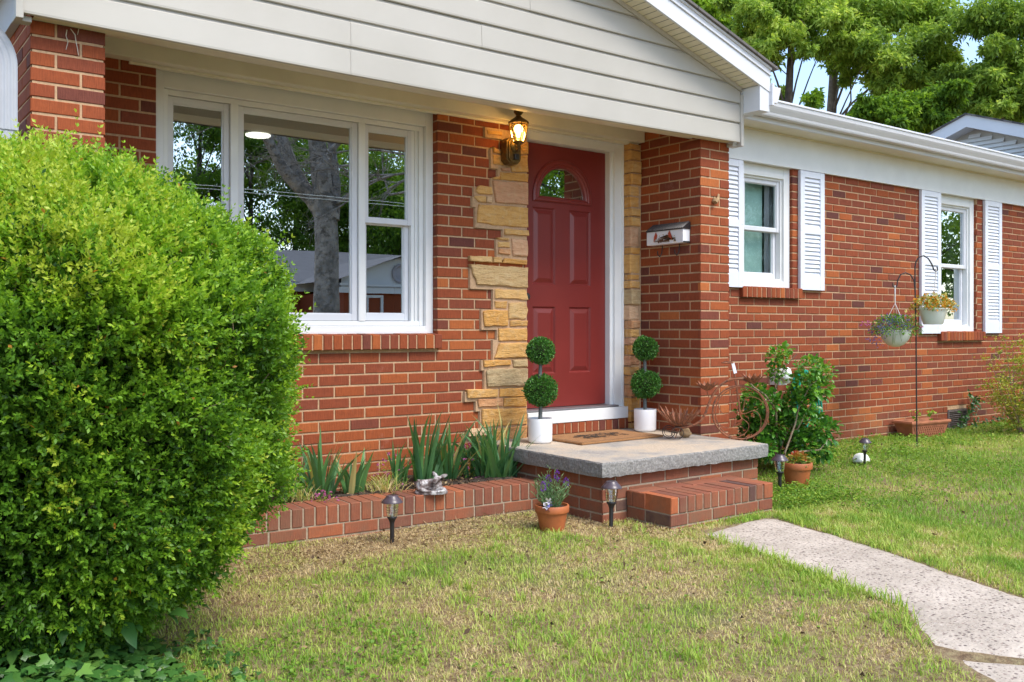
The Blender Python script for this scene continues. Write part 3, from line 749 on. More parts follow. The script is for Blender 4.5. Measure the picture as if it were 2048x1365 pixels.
# casing, jamb, threshold
mb = MB(); CY = 5.145
mb.box(4.80, DOORX1-.002, CY, 5.22, .44, 2.505); mb.box(3.80, 4.80, CY+.0015, 5.22, 2.437, 2.505)     # casing
mb.box(4.868, DOORX1-.001, CY-.012, CY, .44, 2.51); mb.box(3.80, 4.868, CY-.012, CY, 2.492, 2.512)
mb.box(4.769, 4.80, CY+.022, 5.30, .50, 2.437); mb.box(3.86, 3.911, CY+.022, 5.30, .50, 2.437); mb.box(3.911, 4.769, CY+.0235, 5.30, 2.4345, 2.4365)
mb.box(3.80, 3.86, CY, 5.22, .44, 2.437)
mb.build('door_casing', M['trim'], door, bevel=.003)
mb = MB(); mb.box(3.93, DOORX1-.003, 5.085, 5.165, .4405, .525); mb.build('door_step_board', M['trim'], door, bevel=.003)
mb = MB(); mb.box(3.93, 4.80, 5.10, 5.26, .526, .5405); mb.build('threshold', M['aluminium'], door, bevel=.003)

# ---------------------------------------------------------------- porch roof: beam, ceiling, board, gable siding
SY = 4.38; SB = 2.45; RS = .32
mb = MB()
def sag(x): return -.018*math.sin(math.pi*min(1, max(0, (x-.7)/4.6)))
N = 24
for i in range(N):     # beam wrap (soffit under the siding and inner face)
    xa = .74+(5.30-.74)*i/N; xb = .74+(5.30-.74)*(i+1)/N
    za, zb = SB+.004+sag(xa), SB+.004+sag(xb)
    mb.add([(xa, SY+.004, za), (xb, SY+.004, zb), (xb, SY+.095, zb), (xa, SY+.095, za)], [(0, 1, 2, 3)])
    if 1.04 <= xb <= 5.01: mb.add([(xa, SY+.095, za), (xb, SY+.095, zb), (xb, SY+.175, zb+.012), (xa, SY+.175, za+.012)], [(0, 1, 2, 3)])
    mb.add([(xa, SY+.175, za+.012), (xb, SY+.175, zb+.012), (xb, SY+.175, 2.74), (xa, SY+.175, 2.74)], [(0, 1, 2, 3)])
mb.build('porch_beam', M['soffit'], house)
mb = MB(); mb.box(.75, 5.3, SY+.17, 5.12, 2.742, 2.76); mb.build('porch_ceiling', M['soffit'], house)
mb = MB(); mb.box(1.04, 4.99, 5.02, 5.098, 2.512, 2.74); mb.box(1.04, 2.22, 5.016, 5.02, 2.512, 2.60); mb.box(1.30, 4.99, 5.085, 5.12, 2.497, 2.5115)
mb.build('porch_frieze', M['board'], house, bevel=.003)
def rz_(x): return 1.732+CZ+RS*(5.28-x) if x > 3.0 else 1.732+CZ+RS*(5.28-(6.0-x))
mb = MB(); LAP = .139; z = SB; row = 0
while z < 3.7:
    z1 = z+(LAP+.004 if row == 0 else LAP)
    # x extent under the rake
    xm = 5.30 if rz_(5.30) > z+.0 else 6-0-(3.0-(1.732+CZ+RS*2.28-z)/RS+ .0)
    lim = 3.0+(1.732+CZ+RS*2.28-z)/RS
    xr = min(5.312, lim+.03)
    if xr < 3.05: break
    xl = 6.0-xr
    seams = {0: [2.22], 1: [2.22], 2: [3.05], 3: [2.3], 4: [3.4]}.get(row, [2.7])
    ends = [xl]+[s for s in seams if xl+.2 < s < xr-.2]+[xr]
    for k in range(len(ends)-1):
        a, b = ends[k], ends[k+1]-(0 if k == len(ends)-2 else -.0); dy = -.0018*k; M_ = 14
        for i in range(M_):
            p = a+(b-a)*i/M_; q = a+(b-a)*(i+1)/M_
            s0 = sag(p) if row == 0 else sag(p)*max(0, 1-row*.35); s1 = sag(q) if row == 0 else sag(q)*max(0, 1-row*.35)
            t0 = sag(p)*max(0, 1-(row+1)*.35); t1 = sag(q)*max(0, 1-(row+1)*.35)
            for (dA, zA, u0_, dB, zB, u1_) in ((.010, z-.004, 's', .0, z, 's'), (0, z, 's', -.001, z+.010, 's'), (-.001, z+.010, 's', .004, z1-.022, 't'), (.004, z1-.022, 't', .013, z1-.012, 't'), (.013, z1-.012, 't', .014, z1-.004, 't')):
                sa = (s0, s1) if u0_ == 's' else (t0, t1); sb_ = (s0, s1) if u1_ == 's' else (t0, t1)
                mb.add([(p, SY+dA+dy, zA+sa[0]), (q, SY+dA+dy, zA+sa[1]), (q, SY+dB+dy, zB+sb_[1]), (p, SY+dB+dy, zB+sb_[0])], [(0, 1, 2, 3)])
    z = z1; row += 1
mb.build('gable_siding', M['siding'], house)
mb = MB()    # corner trims
for s in (1, -1):
    fx = lambda x: x if s == 1 else 6.0-x
    a, b = sorted((fx(5.308), fx(5.338))); mb.box(a, b, SY-.014, SY+.03, SB-.028, 2.79)
    a, b = sorted((fx(5.27), fx(5.338))); mb.box(a, b, SY+.03, SY+.09, SB-.028, SB-.004)
    # J channel along the rake
    x0_, x1_ = 5.31, 3.0
    zz = lambda x: 1.732+CZ+RS*(5.28-x)
    v = [(fx(x), y, zz(x)+dz) for x in (x0_, x1_) for (y, dz) in ((SY-.016, -.03), (SY-.016, .0), (SY+.01, 0), (SY+.01, -.03))]
    mb.add(v, [(0, 1, 2, 3), (4, 7, 6, 5), (0, 4, 5, 1), (1, 5, 6, 2), (2, 6, 7, 3), (3, 7, 4, 0)])
mb.build('siding_trim', M['siding'], house, bevel=.002)
# rake soffit, fascia, roof
YO = 4.215
EX = 5.44
def rz(x): return 1.732+CZ+RS*(5.28-x)
for s in (1, -1):
    fx = lambda x: x if s == 1 else 6.0-x
    mb = MB(); n = 44; x_a = 5.335
    for i in range(n):       # soffit strips with grooves
        p = 3.0+(x_a-3.0)*i/n; q = 3.0+(x_a-3.0)*(i+1)/n
        for (aa, bb, dz) in ((p, q-.004, 0), (q-.004, q, .007)):
            mb.add([(fx(aa), YO+.012, rz(aa)+dz), (fx(bb), YO+.012, rz(bb)+dz), (fx(bb), SY-.002, rz(bb)+dz), (fx(aa), SY-.002, rz(aa)+dz)], [(0, 1, 2, 3)])
    mb.build('rake_soffit', M['soffit'], house)
    mb = MB()
    def strip(y0, y1, za, zb, xe=EX):
        v = [(fx(x), y, rz(x)+dz) for x in (3.0, xe) for (y, dz) in ((y0, za), (y0, zb), (y1, zb), (y1, za))]
        mb.add(v, [(0, 1, 2, 3), (4, 7, 6, 5), (0, 4, 5, 1), (1, 5, 6, 2), (2, 6, 7, 3), (3, 7, 4, 0)])
    strip(YO, YO+.018, -.006, .108); strip(YO-.010, YO+.02, .109, .122); strip(YO-.004, YO+.02, .1225, .150); strip(YO-.016, YO+.02, .1505, .166)
    mb.build('rake_fascia', M['vinyl'], house, bevel=.002)
    mb = MB(); a, b = sorted((fx(5.318), fx(5.442))); zb0, zb1 = 2.70-.02, rz(5.335)+.02
    # boxed eave return
    v = [(x, y, z) for x in (5.332, EX) for (y, z) in ((YO+.006, 2.655), (SY+.1, 2.655), (SY+.1, rz(x)-.004 if x < EX else rz(EX)-.004), (YO+.006, rz(x)-.004))]
    v = [(fx(x), y, z) for (x, y, z) in v]
    mb.add(v, [(0, 1, 2, 3), (4, 7, 6, 5), (0, 4, 5, 1), (1, 5, 6, 2), (2, 6, 7, 3), (3, 7, 4, 0)])
    # side eave running back
    v = [(fx(x), y, z) for y in (YO+.02, 5.6) for (x, z) in ((5.34, 2.70), (EX-.002, 2.70), (EX-.002, 2.84), (5.34, 2.84))]
    mb.add(v, [(0, 1, 2, 3), (4, 7, 6, 5), (0, 4, 5, 1), (1, 5, 6, 2), (2, 6, 7, 3), (3, 7, 4, 0)])
    mb.build('eave_return', M['vinyl'], house, bevel=.002)
    mb = MB()     # gutter end
    gp = [(5.445, 2.725), (5.515, 2.725), (5.525, 2.745), (5.548, 2.81), (5.556, 2.842), (5.535, 2.842), (5.445, 2.842)]
    mb.prism([(fx(x), z) for x, z in gp], 'y', YO-.005, 5.0)
    mb.box(*sorted((fx(5.438), fx(5.462))), YO-.02, YO+.01, 2.70, 2.858)
    mb.build('porch_gutter', M['vinyl'], house, bevel=.003)
mb = MB()
for s in (1, -1):
    fx = lambda x: x if s == 1 else 6.0-x
    v = [(fx(x), y, rz(x)+dz) for x in (3.0, 5.485) for (y, dz) in ((YO-.035, .167), (YO-.035, .185), (9.5, .185), (9.5, .167))]
    mb.add(v, [(0, 1, 2, 3), (4, 7, 6, 5), (0, 4, 5, 1), (1, 5, 6, 2), (2, 6, 7, 3), (3, 7, 4, 0)])
mb.build('porch_roof', M['shingle'], house)

# ---------------------------------------------------------------- wing: frieze, soffit, gutter, roof
mb = MB(); mb.box(5.31, 16.1, WY-.028, WY+.02, 2.516, 2.80); mb.build('wing_frieze', M['trim'], house, bevel=.003)
mb = MB(); mb.box(5.31, 16.1, 4.86, WY-.005, 2.795, 2.81); mb.box(5.31, 16.1, WY-.046, WY-.0285, 2.782, 2.795); mb.build('wing_soffit', M['soffit'], house, bevel=.003)
mb = MB(); mb.box(5.45, 16.1, 4.835, 4.86, 2.788, 2.925); mb.build('wing_fascia', M['vinyl'], house, bevel=.003)
mb = MB()
gp = [(4.832, 2.825), (4.775, 2.825), (4.768, 2.838), (4.764, 2.853), (4.742, 2.885), (4.733, 2.90), (4.728, 2.925), (4.728, 2.944), (4.738, 2.9475), (4.832, 2.9475)]
mb.prism(gp, 'x', 5.50, 16.1); mb.prism([(4.831, 2.9485), (4.732, 2.9485), (4.720, 2.945), (4.720, 2.933), (4.7265, 2.933), (4.7265, 2.952), (4.831, 2.953)], 'x', 5.50, 16.12)
mb.build('wing_gutter', M['vinyl'], house, bevel=.003)
mb = MB()
RP = .30
v = [(x, y, z) for x in (5.2, 16.2) for (y, z) in ((4.80, 2.955), (7.6, 2.955+2.8*RP), (10.4, 2.955), (10.4, 2.93), (7.6, 2.93+2.8*RP), (4.80, 2.932))]
mb.add(v, [(0, 1, 2, 3, 4, 5), (11, 10, 9, 8, 7, 6)]+[(i, 6+i, 6+(i+1) % 6, (i+1) % 6) for i in range(6)])
mb.build('wing_roof', M['shingle'], house)
# taller section at the far right: louvred gable, rakes, roof
tg = MB(); GX = 13.95; AY, AZ, PT = 7.05, 4.12, .36
def gzz(y): return AZ-PT*abs(y-AY)
tg.prism([(AY-2.4, gzz(AY-2.4)), (AY, AZ), (AY+2.4, gzz(AY+2.4)), (AY+2.4, 2.9), (AY-2.4, 2.9)], 'x', GX, GX+.05); tg.build('upper_gable_wall', M['siding'], house)
mb = MB()
for i in range(16):
    z = 3.1+i*.062
    h = (AZ-.12-z)/PT
    if h < .05: break
    mb.add([(GX-.045, AY-h, z), (GX-.045, AY+h, z), (GX-.005, AY+h, z+.06), (GX-.005, AY-h, z+.06)], [(0, 1, 2, 3)])
    mb.add([(GX-.045, AY-h, z), (GX-.045, AY+h, z), (GX-.02, AY+h, z-.006), (GX-.02, AY-h, z-.006)], [(0, 1, 2, 3)])
mb.build('gable_louvre', M['trim'], house)
mb = MB()
for s in (1, -1):
    for (xa, xb, za, zb) in ((GX-.27, GX-.25, -.02, .16), (GX-.25, GX, -.02, -.005)):
        v = [(x, AY+s*d, AZ-PT*d+dz) for d in (0, 2.8) for (x, dz) in ((xa, za), (xa, zb), (xb, zb), (xb, za))]
        mb.add(v, [(0, 1, 2, 3), (4, 7, 6, 5), (0, 4, 5, 1), (1, 5, 6, 2), (2, 6, 7, 3), (3, 7, 4, 0)])
mb.build('upper_rake', M['vinyl'], house)
mb = MB()
for s in (1, -1):
    v = [(x, AY+s*d, AZ-PT*d+dz) for d in (0, 2.8) for (x, dz) in ((GX-.30, .161), (GX-.30, .185), (GX+5, .185), (GX+5, .161))]
    mb.add(v, [(0, 1, 2, 3), (4, 7, 6, 5), (0, 4, 5, 1), (1, 5, 6, 2), (2, 6, 7, 3), (3, 7, 4, 0)])
mb.build('upper_roof', M['shingle'], house)
# downspout at the far left pillar
mb = MB()
def rect_sweep(mb, pts, w, d, flute=3):
    """ribbed rectangular pipe"""
    sec = []
    n = 7
    for i in range(n*2): sec.append((-w/2+w*i/(n*2-1), -d/2-(.003 if i % 4 in (1, 2) else 0)))
    sec += [(w/2, d/2), (-w/2, d/2)]
    m = len(sec); b = len(mb.v); P = [Vector(p) for p in pts]
    for i, p in enumerate(P):
        t = (P[min(i+1, len(P)-1)]-P[max(i-1, 0)]).normalized(); nrm = Vector((0, 1, 0)); sd = t.cross(nrm); sd.normalize(); sd = -sd if sd.x < 0 else sd
        for (a, c) in sec: mb.v.append(tuple(p+sd*a+nrm*c))
    for i in range(len(P)-1):
        for k in range(m): mb.face([b+i*m+k, b+i*m+(k+1) % m, b+(i+1)*m+(k+1) % m, b+(i+1)*m+k])
DXp, DYp = .646, 4.50
cv = [(DXp, DYp, .1), (DXp, DYp, 1.0), (DXp, DYp, 2.0), (DXp, DYp, 2.24)]
for i in range(1, 9):
    a = math.pi/3*i/8; cv.append((DXp-.17*(1-math.cos(a)), DYp, 2.24+.17*math.sin(a)))
cv += [(cv[-1][0]-.17, DYp, cv[-1][2]+.10), (cv[-1][0]-.25, DYp, cv[-1][2]+.15)]
rect_sweep(mb, cv, .078, .055)
rect_sweep(mb, [(DXp, DYp-.001, 1.965), (DXp, DYp-.001, 2.0)], .084, .062)
M['spout'] = simple('downspout_paint', (.40, .41, .44), .5, .05)
mb.build('downspout', M['spout'], house)
mb = MB(); mb.box(.700, .7345, 4.42, 9.4, 2.50, 2.76); mb.box(.50, .6995, 4.42, 9.4, 2.74, 2.76); mb.build('side_frieze', M['spout'], house)
mb = MB(); mb.box(5.3055, 5.335, 4.42, 5.06, 2.50, 2.76); mb.build('side_frieze', M['spout'], house)

mb = MB()      # dried creeper traces left on the pillar brick
for st in ([(134, 60), (132, 72), (136, 84), (132, 100)], [(141, 58), (150, 70), (152, 84), (155, 98), (157, 112)], [(158, 56), (155, 70)]):
    mb.tube([onY(x, y, PF-.004) for x, y in st], [.0022]*(len(st)-1)+[.001], 5)
M['dry_vine'] = simple('dry_vine', (.55, .48, .40), .9, .2, 60, 0)
tag(mb.build('dried_creeper', M['dry_vine']), 'thin pale dried creeper stems clinging to the top of the left brick pillar', 'creeper', kind='stuff')
# ================================================================ STOOP, STEP, PLANTER
stoop = empty('front_stoop', (4.25, 4.3, 0), 'concrete porch slab on a brick base with one low brick step before the red door', 'stoop')
mb = MB(); rr = random.Random(3)
X0, X1, Y0, Y1, ZT, ZB = 3.53, 4.985, 3.885, 5.09, .36, .272
n = 48; m_ = 30
def sl(u, v):
    x = X0+(X1-X0)*u; y = Y0+(Y1-Y0)*v; return x, y
grid = []
for j in range(m_+1):
    row = []
    for i in range(n+1):
        x, y = sl(i/n, j/m_); e = i in (0, n) or j in (0,)
        if i in (0, n): x += rr.uniform(-.0015, .0015)
        if j == 0: y += rr.uniform(-.0015, .0015)
        row.append(len(mb.v)); mb.v.append((x, y, ZT-(.002+rr.uniform(0, .002) if e else rr.uniform(0, .0008))))
    grid.append(row)
for j in range(m_):
    for i in range(n): mb.face([grid[j][i], grid[j][i+1], grid[j+1][i+1], grid[j+1][i]])
edge = [grid[j][0] for j in range(m_, -1, -1)]+grid[0][1:]+[grid[j][n] for j in range(1, m_+1)]
prev = edge; cx, cy = 4.25, 4.5
for lv, (zz, ins) in enumerate(((ZT-.012, -.0035), (ZT-.04, -.004), (ZT-.07, -.0035), (ZB, -.001))):
    cur = []
    for e in edge:
        x, y, _ = mb.v[e]; sx = 1 if x > 4.2 else -1; onx = abs(x-X0) < .01 or abs(x-X1) < .01
        xx = x-(ins*sx if onx else 0)+rr.uniform(-.0012, .0012)*(1 if onx else 0); yy = y+(ins if abs(y-Y0) < .01 else 0)+(rr.uniform(-.0012, .0012) if abs(y-Y0) < .01 else 0)
        cur.append(len(mb.v)); mb.v.append((xx, yy, zz+(rr.uniform(-.004, .003) if lv == 3 else rr.uniform(-.002, .002))))
    for k in range(len(edge)-1): mb.face([prev[k], cur[k], cur[k+1], prev[k+1]])
    prev = cur
mb.face(prev)
mb.build('slab', M['concrete'], stoop)
mb = MB()
bt = lambda u, z: -.03
bricks(mb, faceY(3.93), 3.572, 4.945, -.015, 4, ph=3.572, seed=41, ch=.0705, orange=bt); backing(mb, faceY(3.93), 3.58, 4.94, -.05, .275)
bricks(mb, faceXn(3.572), 3.934, 5.09, -.015, 4, ph=4.035, seed=42, ch=.0705, orange=lambda u, z: .12); backing(mb, faceXn(3.572), 3.94, 5.09, -.05, .275)
bricks(mb, faceXp(4.945), 3.934, 4.48, -.015, 4, ph=4.035, seed=43, ch=.0705, orange=bt); backing(mb, faceXp(4.945), 3.94, 4.48, -.05, .275)
mb.build('brick_base', [M['brick_old'], M['mortar_grey']], stoop)
step = empty('brick_step', (4.2, 3.75, 0)); setpar(step, stoop)
mb = MB(); SX0, SX1, SY0, SY1 = 3.757, 4.645, 3.578, 3.925
def st_t(i, n, rr): return {0: .93, n-1: .8, n-3: .02}.get(i, rr.uniform(.2, .62))
rowlocks(mb, faceY(SY0), SX0, SX1-.09, .088, .178, 0, 51, pitch=.0655, back=-.235, tf=lambda i, n, rr: .95 if i == 0 else (.03 if i == n-2 else rr.uniform(.18, .6)))
rowlocks(mb, faceY(SY0), SX1-.0895, SX1, .0885, .1785, .001, 52, pitch=.09, back=-.235, tf=lambda i, n, rr: .8)
mb.add([(SX0+.002, SY0+.21, .17), (SX1, SY0+.21, .17), (SX1, SY1, .17), (SX0+.002, SY1, .17)], [(0, 1, 2, 3)], .5, 1)
rowlocks(mb, lambda u, d, z: (u, SY1-.001-(d+.10), z), SX0, SX1, .0892, .1765, 0, 53, pitch=.205, back=-.098)
bricks(mb, faceXn(SX0-.0005), SY0+.2, SY1, .085, 1, ph=SY0+.2, seed=55, ch=.095, bl=.1, j=.008, orange=lambda u, z: .2)
bricks(mb, faceY(SY0+.002), SX0+.002, SX1-.004, -.055, 2, ph=SX0+.04, seed=54, ch=.0705, orange=lambda u, z: -.05)
bricks(mb, faceXn(SX0+.002), SY0+.006, SY1, -.055, 2, ph=SY0+.1, seed=56, ch=.0705); bricks(mb, faceXp(SX1-.004), SY0+.006, SY1, -.055, 2, ph=SY0+.1, seed=57, ch=.0705)
bricks(mb, faceXp(SX1-.0005), SY0+.2, SY1, .085, 1, ph=SY0+.2, seed=58, ch=.095, bl=.1, j=.008)
for f, a, b in ((faceY(SY0+.002), SX0+.006, SX1-.008), (faceXn(SX0+.002), SY0+.01, SY1), (faceXp(SX1-.004), SY0+.01, SY1)): backing(mb, f, a, b, -.06, .168)
mb.build('step_bricks', [M['brick_old'], M['mortar_grey']], step)

pl = empty('garden_planter', (2.2, 4.5, 0), 'flower bed edged with a low dull red brick wall below the picture window', 'planter')
mb = MB(); PA = math.atan2(-.09, 1.73)
def plf(u, d, z):        # front line runs slightly askew to the house
    ca, sa = math.cos(PA), math.sin(PA); return (1.83+ca*(u-1.83)+sa*d*1, 4.515+sa*(u-1.83)-ca*d, z)
rowlocks(mb, plf, .72, 3.565, .085, .182, .0, 61, pitch=.0645, back=-.195, tf=lambda i, n, rr: min(1, max(0, rr.gauss(.45, .14))) if rr.random() < .93 else .85)
bricks(mb, plf, .72, 3.565, -.055, 2, ph=.1, seed=62, ch=.0695, orange=lambda u, z: -.02); backing(mb, plf, .72, 3.565, -.06, .09)
mb.build('edging_wall', [M['brick_old'], M['mortar_grey']], pl)
mb = MB(); n = 60
for j in range(11):
    for i in range(n+1):
        x = 1.045+(3.565-1.045)*i/n; yb = 4.515+math.tan(PA)*(x-1.83)+.19; y = yb+(5.09-yb)*j/10
        mb.v.append((x, y, .162+.02*math.sin(7*x)*math.sin(9*y)+random.uniform(-.008, .012)))
for j in range(10):
    for i in range(n): mb.face([j*(n+1)+i, j*(n+1)+i+1, (j+1)*(n+1)+i+1, (j+1)*(n+1)+i])
mb.build('soil_bed', M['soil'], pl)
# loose mulch and dead leaves
M['litter'] = leafmat('dead_leaves', [(0, (.04, .03, .025)), (.4, (.12, .075, .045)), (.75, (.30, .20, .10)), (1, (.42, .31, .17))], .1, .8, .1)
def scatter(n, xr, yr, z, L, spread=.5, zfun=None):
    P = np.stack([rng.uniform(*xr, n), rng.uniform(*yr, n), np.full(n, z)], 1)
    if zfun: P[:, 2] = [zfun(a, b)+z for a, b in P[:, :2]]
    D = rand_dir(n); D[:, 2] *= spread; return P, D, rng.uniform(*L, n)
P, D, L = scatter(2600, (1.3, 3.54), (4.60, 5.08), .175, (.01, .04)); k = P[:, 1] > 4.515+math.tan(PA)*(P[:, 0]-1.83)+.14; P, D, L = P[k], D[k], L[k]
lm = leaves('mulch', P, D, L, L*.35, rng.random(len(P))**1.6, M['litter']); tag(lm, 'dark mulch and dead leaves lying in the brick edged flower bed', 'mulch', kind='stuff')

# ================================================================ PLANTS
M['box'] = leafmat('boxwood_leaf', [(0, (.035, .10, .012)), (.3, (.10, .235, .02)), (.6, (.22, .42, .03)), (.85, (.40, .60, .04)), (.93, (.52, .60, .07)), (1, (.55, .25, .04))], .45, .42, .4)
def bxr(z):      # silhouette radius of the big clipped shrub against height
    z = np.asarray(z)*1.82/1.70; return np.where(z < 1.15, .90, .93)*np.interp(z, [.10, .23, .34, .46, .62, .79, .95, 1.08, 1.2, 1.28, 1.38, 1.47, 1.59, 1.69, 1.76, 1.80, 1.82], [.30, .50, .62, .72, .79, .815, .84, .845, .84, .82, .78, .71, .58, .42, .28, .15, 0])
BC = (.610, 3.47)
def lump(th, z): return 1+.03*np.sin(3*th+4*z)+.035*np.sin(7*th-6*z+1)+.03*np.sin(12*th+11*z)+.028*np.sin(17*z+5*th)+.02*np.sin(23*th-19*z)
def box_bush(name, n, depth0, depth1, sprig, parent, tb, seed):
    zz = np.concatenate([rng.uniform(.09, 1.40, int(n*.74)), 1.70-(rng.random(n-int(n*.74))**1.0)*.36]); th = rng.uniform(0, 2*np.pi, len(zz)); th = np.where(rng.random(len(zz)) < .45, rng.normal(-1.45, .75, len(zz)), th)
    r0 = bxr(zz); k = rng.random(len(zz)) < np.clip(r0/.84+.12, 0, 1); k &= (vnoise(th*2.3+seed, zz*2.6, 2.3) > (.26 if tb > 0 else -1)) | (rng.random(len(zz)) < .25); zz, th, r0 = zz[k], th[k], r0[k]
    dr = (bxr(zz+.02)-bxr(zz-.02))/.04
    nrm = unit(np.stack([np.cos(th), np.sin(th), -dr], 1))
    dep = rng.uniform(depth0, depth1, len(zz))[:, None]
    S = np.stack([BC[0]+r0*lump(th, zz)*np.cos(th), BC[1]+r0*lump(th, zz)*np.sin(th), zz], 1)-nrm*dep
    # fill the very top cap
    D = unit(nrm*.9+np.array([0, 0, .55])+rng.normal(size=S.shape)*.42)
    L = rng.uniform(*sprig, len(S))*np.where(rng.random(len(S)) < .06, 1.6, 1); K = 7
    cl = np.clip(.37+1.1*(vnoise(th*1.5, zz*1.0, 3.0)-.5)+.5*(vnoise(th*3.5, zz*3.0, 3.0)-.5)+.38*(zz-.95), 0, .92)  # patchy tone, yellower top; shading of the lower part put into the tint
    Ps, Ds, Ls, Ts = [], [], [], []
    for i in range(K):
        f = (i+.6)/K; base = S+D*(L*f)[:, None]
        side = unit(np.cross(D, rng.normal(size=D.shape)))
        for s in (1, -1):
            Ps.append(base); Ds.append(unit(D*(.55+.5*f)+side*s*.8)); Ls.append(rng.uniform(.017, .027, len(S))*(1.05-.35*f))
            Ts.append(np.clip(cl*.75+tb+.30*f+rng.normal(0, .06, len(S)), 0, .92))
    T = np.concatenate(Ts); T[rng.random(len(T)) < .0025] = 1.0; br = np.tile((vnoise(th*2.2+3, zz*2.0, 2.4) > .80) & (zz < 1.5), 2*K) & (rng.random(len(T)) < .22); T[br] = rng.choice([.93, .05, .02], int(br.sum()))
    # a scorched brown patch low on the left
    Pc = np.concatenate(Ps); Lc = np.concatenate(Ls)
    d = np.linalg.norm(Pc-np.array([.0, 2.9, .50]), axis=1); T[(d < .2) & (rng.random(len(T)) < .6)] = 1.0
    return leaf_arrays(Pc, np.concatenate(Ds), Lc, Lc*.52, T, fold=.18, droop=.02), (S, D, L)
bush = empty('boxwood_shrub', (BC[0], BC[1], 0), 'huge rounded boxwood shrub with bright green tips filling the left of the lawn', 'shrub')
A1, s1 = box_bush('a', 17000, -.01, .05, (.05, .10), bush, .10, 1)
A2, s2 = box_bush('b', 13000, .05, .12, (.05, .09), bush, -.12, 2)  # inner sprigs tinted darker: shade between the shoots put into leaf colour
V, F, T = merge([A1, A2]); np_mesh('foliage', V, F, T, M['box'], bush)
mb = MB()
for k in range(34):
    th = random.uniform(0, 6.28); z = random.uniform(.25, 1.6); r = float(bxr(z))*.86
    p0 = Vector((BC[0]+.1*math.cos(th), BC[1]+.1*math.sin(th), -.03)); p2 = Vector((BC[0]+r*math.cos(th), BC[1]+r*math.sin(th), z)); pm = (p0+p2)/2+Vector((0, 0, -.05))
    mb.tube([p0, pm.lerp(p0, .3), pm.lerp(p2, .3), p2], [.016, .012, .008, .003], 6)
S, D, L = s1
for k in range(0, len(S), 22):
    a = Vector(S[k])-Vector(D[k])*.08; b = Vector(S[k])+Vector(D[k])*L[k]*.6; mb.tube([a, b], [.0018, .0008], 4, cap=False)
mb.build('branches', M['twig'], bush)
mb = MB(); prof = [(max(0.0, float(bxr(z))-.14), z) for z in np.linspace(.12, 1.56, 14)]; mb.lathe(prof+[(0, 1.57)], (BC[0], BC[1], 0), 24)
M['shade_green'] = simple('inner_shade_green', (.030, .045, .012), .95, .5, 60, .9, 90, .02); mb.build('shade_core', M['shade_green'], bush)  # solid dark hull behind the leaves; its colour stands in for interior shade

def leaf8(P, D, L, W, tint, fold=.2, droop=.25, N0=None, curl=.0):
    n = len(P); D = unit(D); U = rng.normal(size=(n, 3))*.35+np.array([0, 0, 1.]) if N0 is None else N0
    S = unit(np.cross(D, U)); N = unit(np.cross(S, D)); L = np.asarray(L).reshape(-1, 1); W = np.asarray(W).reshape(-1, 1)
    g = np.array([0, 0, -1.]); m1 = P+D*L*.33; m2 = P+D*L*.7+g*L*droop*.3; T_ = P+D*L*.96+g*L*droop
    a1 = m1+S*W*.5+N*W*fold; b1 = m1-S*W*.5+N*W*fold; a2 = m2+S*W*.40+N*W*fold*.8; b2 = m2-S*W*.40+N*W*fold*.8
    V = np.stack([P, a1, m1, b1, a2, m2, b2, T_], 1).reshape(-1, 3); i = np.arange(n)*8
    tri = [(0, 1, 2), (0, 2, 3), (1, 4, 5), (1, 5, 2), (2, 5, 6), (2, 6, 3), (4, 7, 5), (5, 7, 6)]
    F = np.concatenate([np.stack([i+a, i+b, i+c], 1) for a, b, c in tri]); return V, F, np.tile(tint, 8)
def blade(mb, p, ang, L, w, lean, t, bend=.5, n=7, twist=0):
    """sword leaf: folded tapering strip"""
    p = Vector(p); h = Vector((math.cos(ang), math.sin(ang), 0)); s = Vector((-math.sin(ang+twist), math.cos(ang+twist), 0)); b = len(mb.v)
    q = p.copy(); a = lean
    for i in range(n+1):
        f = i/n; ww = w*(1-f**2.2)*(.75+.6*min(f*3, .5)); 
        mb.v += [tuple(q-s*ww*.5), tuple(q+h*ww*.12), tuple(q+s*ww*.5)]
        a += bend*f/n*2; q = q+(h*math.sin(a)+Vector((0, 0, 1))*math.cos(a))*L/n
    for i in range(n):
        k = b+3*i; mb.face([k, k+1, k+4, k+3], t); mb.face([k+1, k+2, k+5, k+4], t)

# ---- grass lawn
M['grass'] = leafmat('grass_blade', [(0, (.74, .58, .33)), (.25, (.64, .55, .24)), (.42, (.54, .57, .17)), (.7, (.41, .54, .09)), (1, (.24, .41, .06))], .4, .55, .2)
def gznp(x, y): return .012*np.sin(x*1.3+y)+.006*np.sin(3.1*x-2*y)+.05*np.clip((x-5)/3, 0, 1)
def free(x, y):
    k = ~in_path(x, y)
    k &= ~((x > .7) & (x < 3.58) & (y > 4.505+math.tan(PA)*(x-1.83)))
    k &= ~((x > 3.54) & (x < 4.98) & (y > 3.92)); k &= ~((x > 3.75) & (x < 4.65) & (y > 3.57)); k &= ~((x > 4.9) & (x < 5.32) & (y > 4.46)); k &= ((y < 5.09) | (x < .66)) & ~((x > .66) & (x < .75) & (y > 4.4))
    return k
def vis(x, y, m=.4):     # keep what the photograph or a step aside could see
    t = .5977*x+.8017*y; r = .8017*x-.5977*y; return (t > 1.8) & (abs(r) < (.57+m)*t)
def patch(n, x0, x1, y0, y1, dens=None):
    x = rng.uniform(x0, x1, n); y = rng.uniform(y0, y1, n); k = free(x, y) & vis(x, y)
    if dens is not None: k &= rng.random(n) < dens(x, y)
    return x[k], y[k]
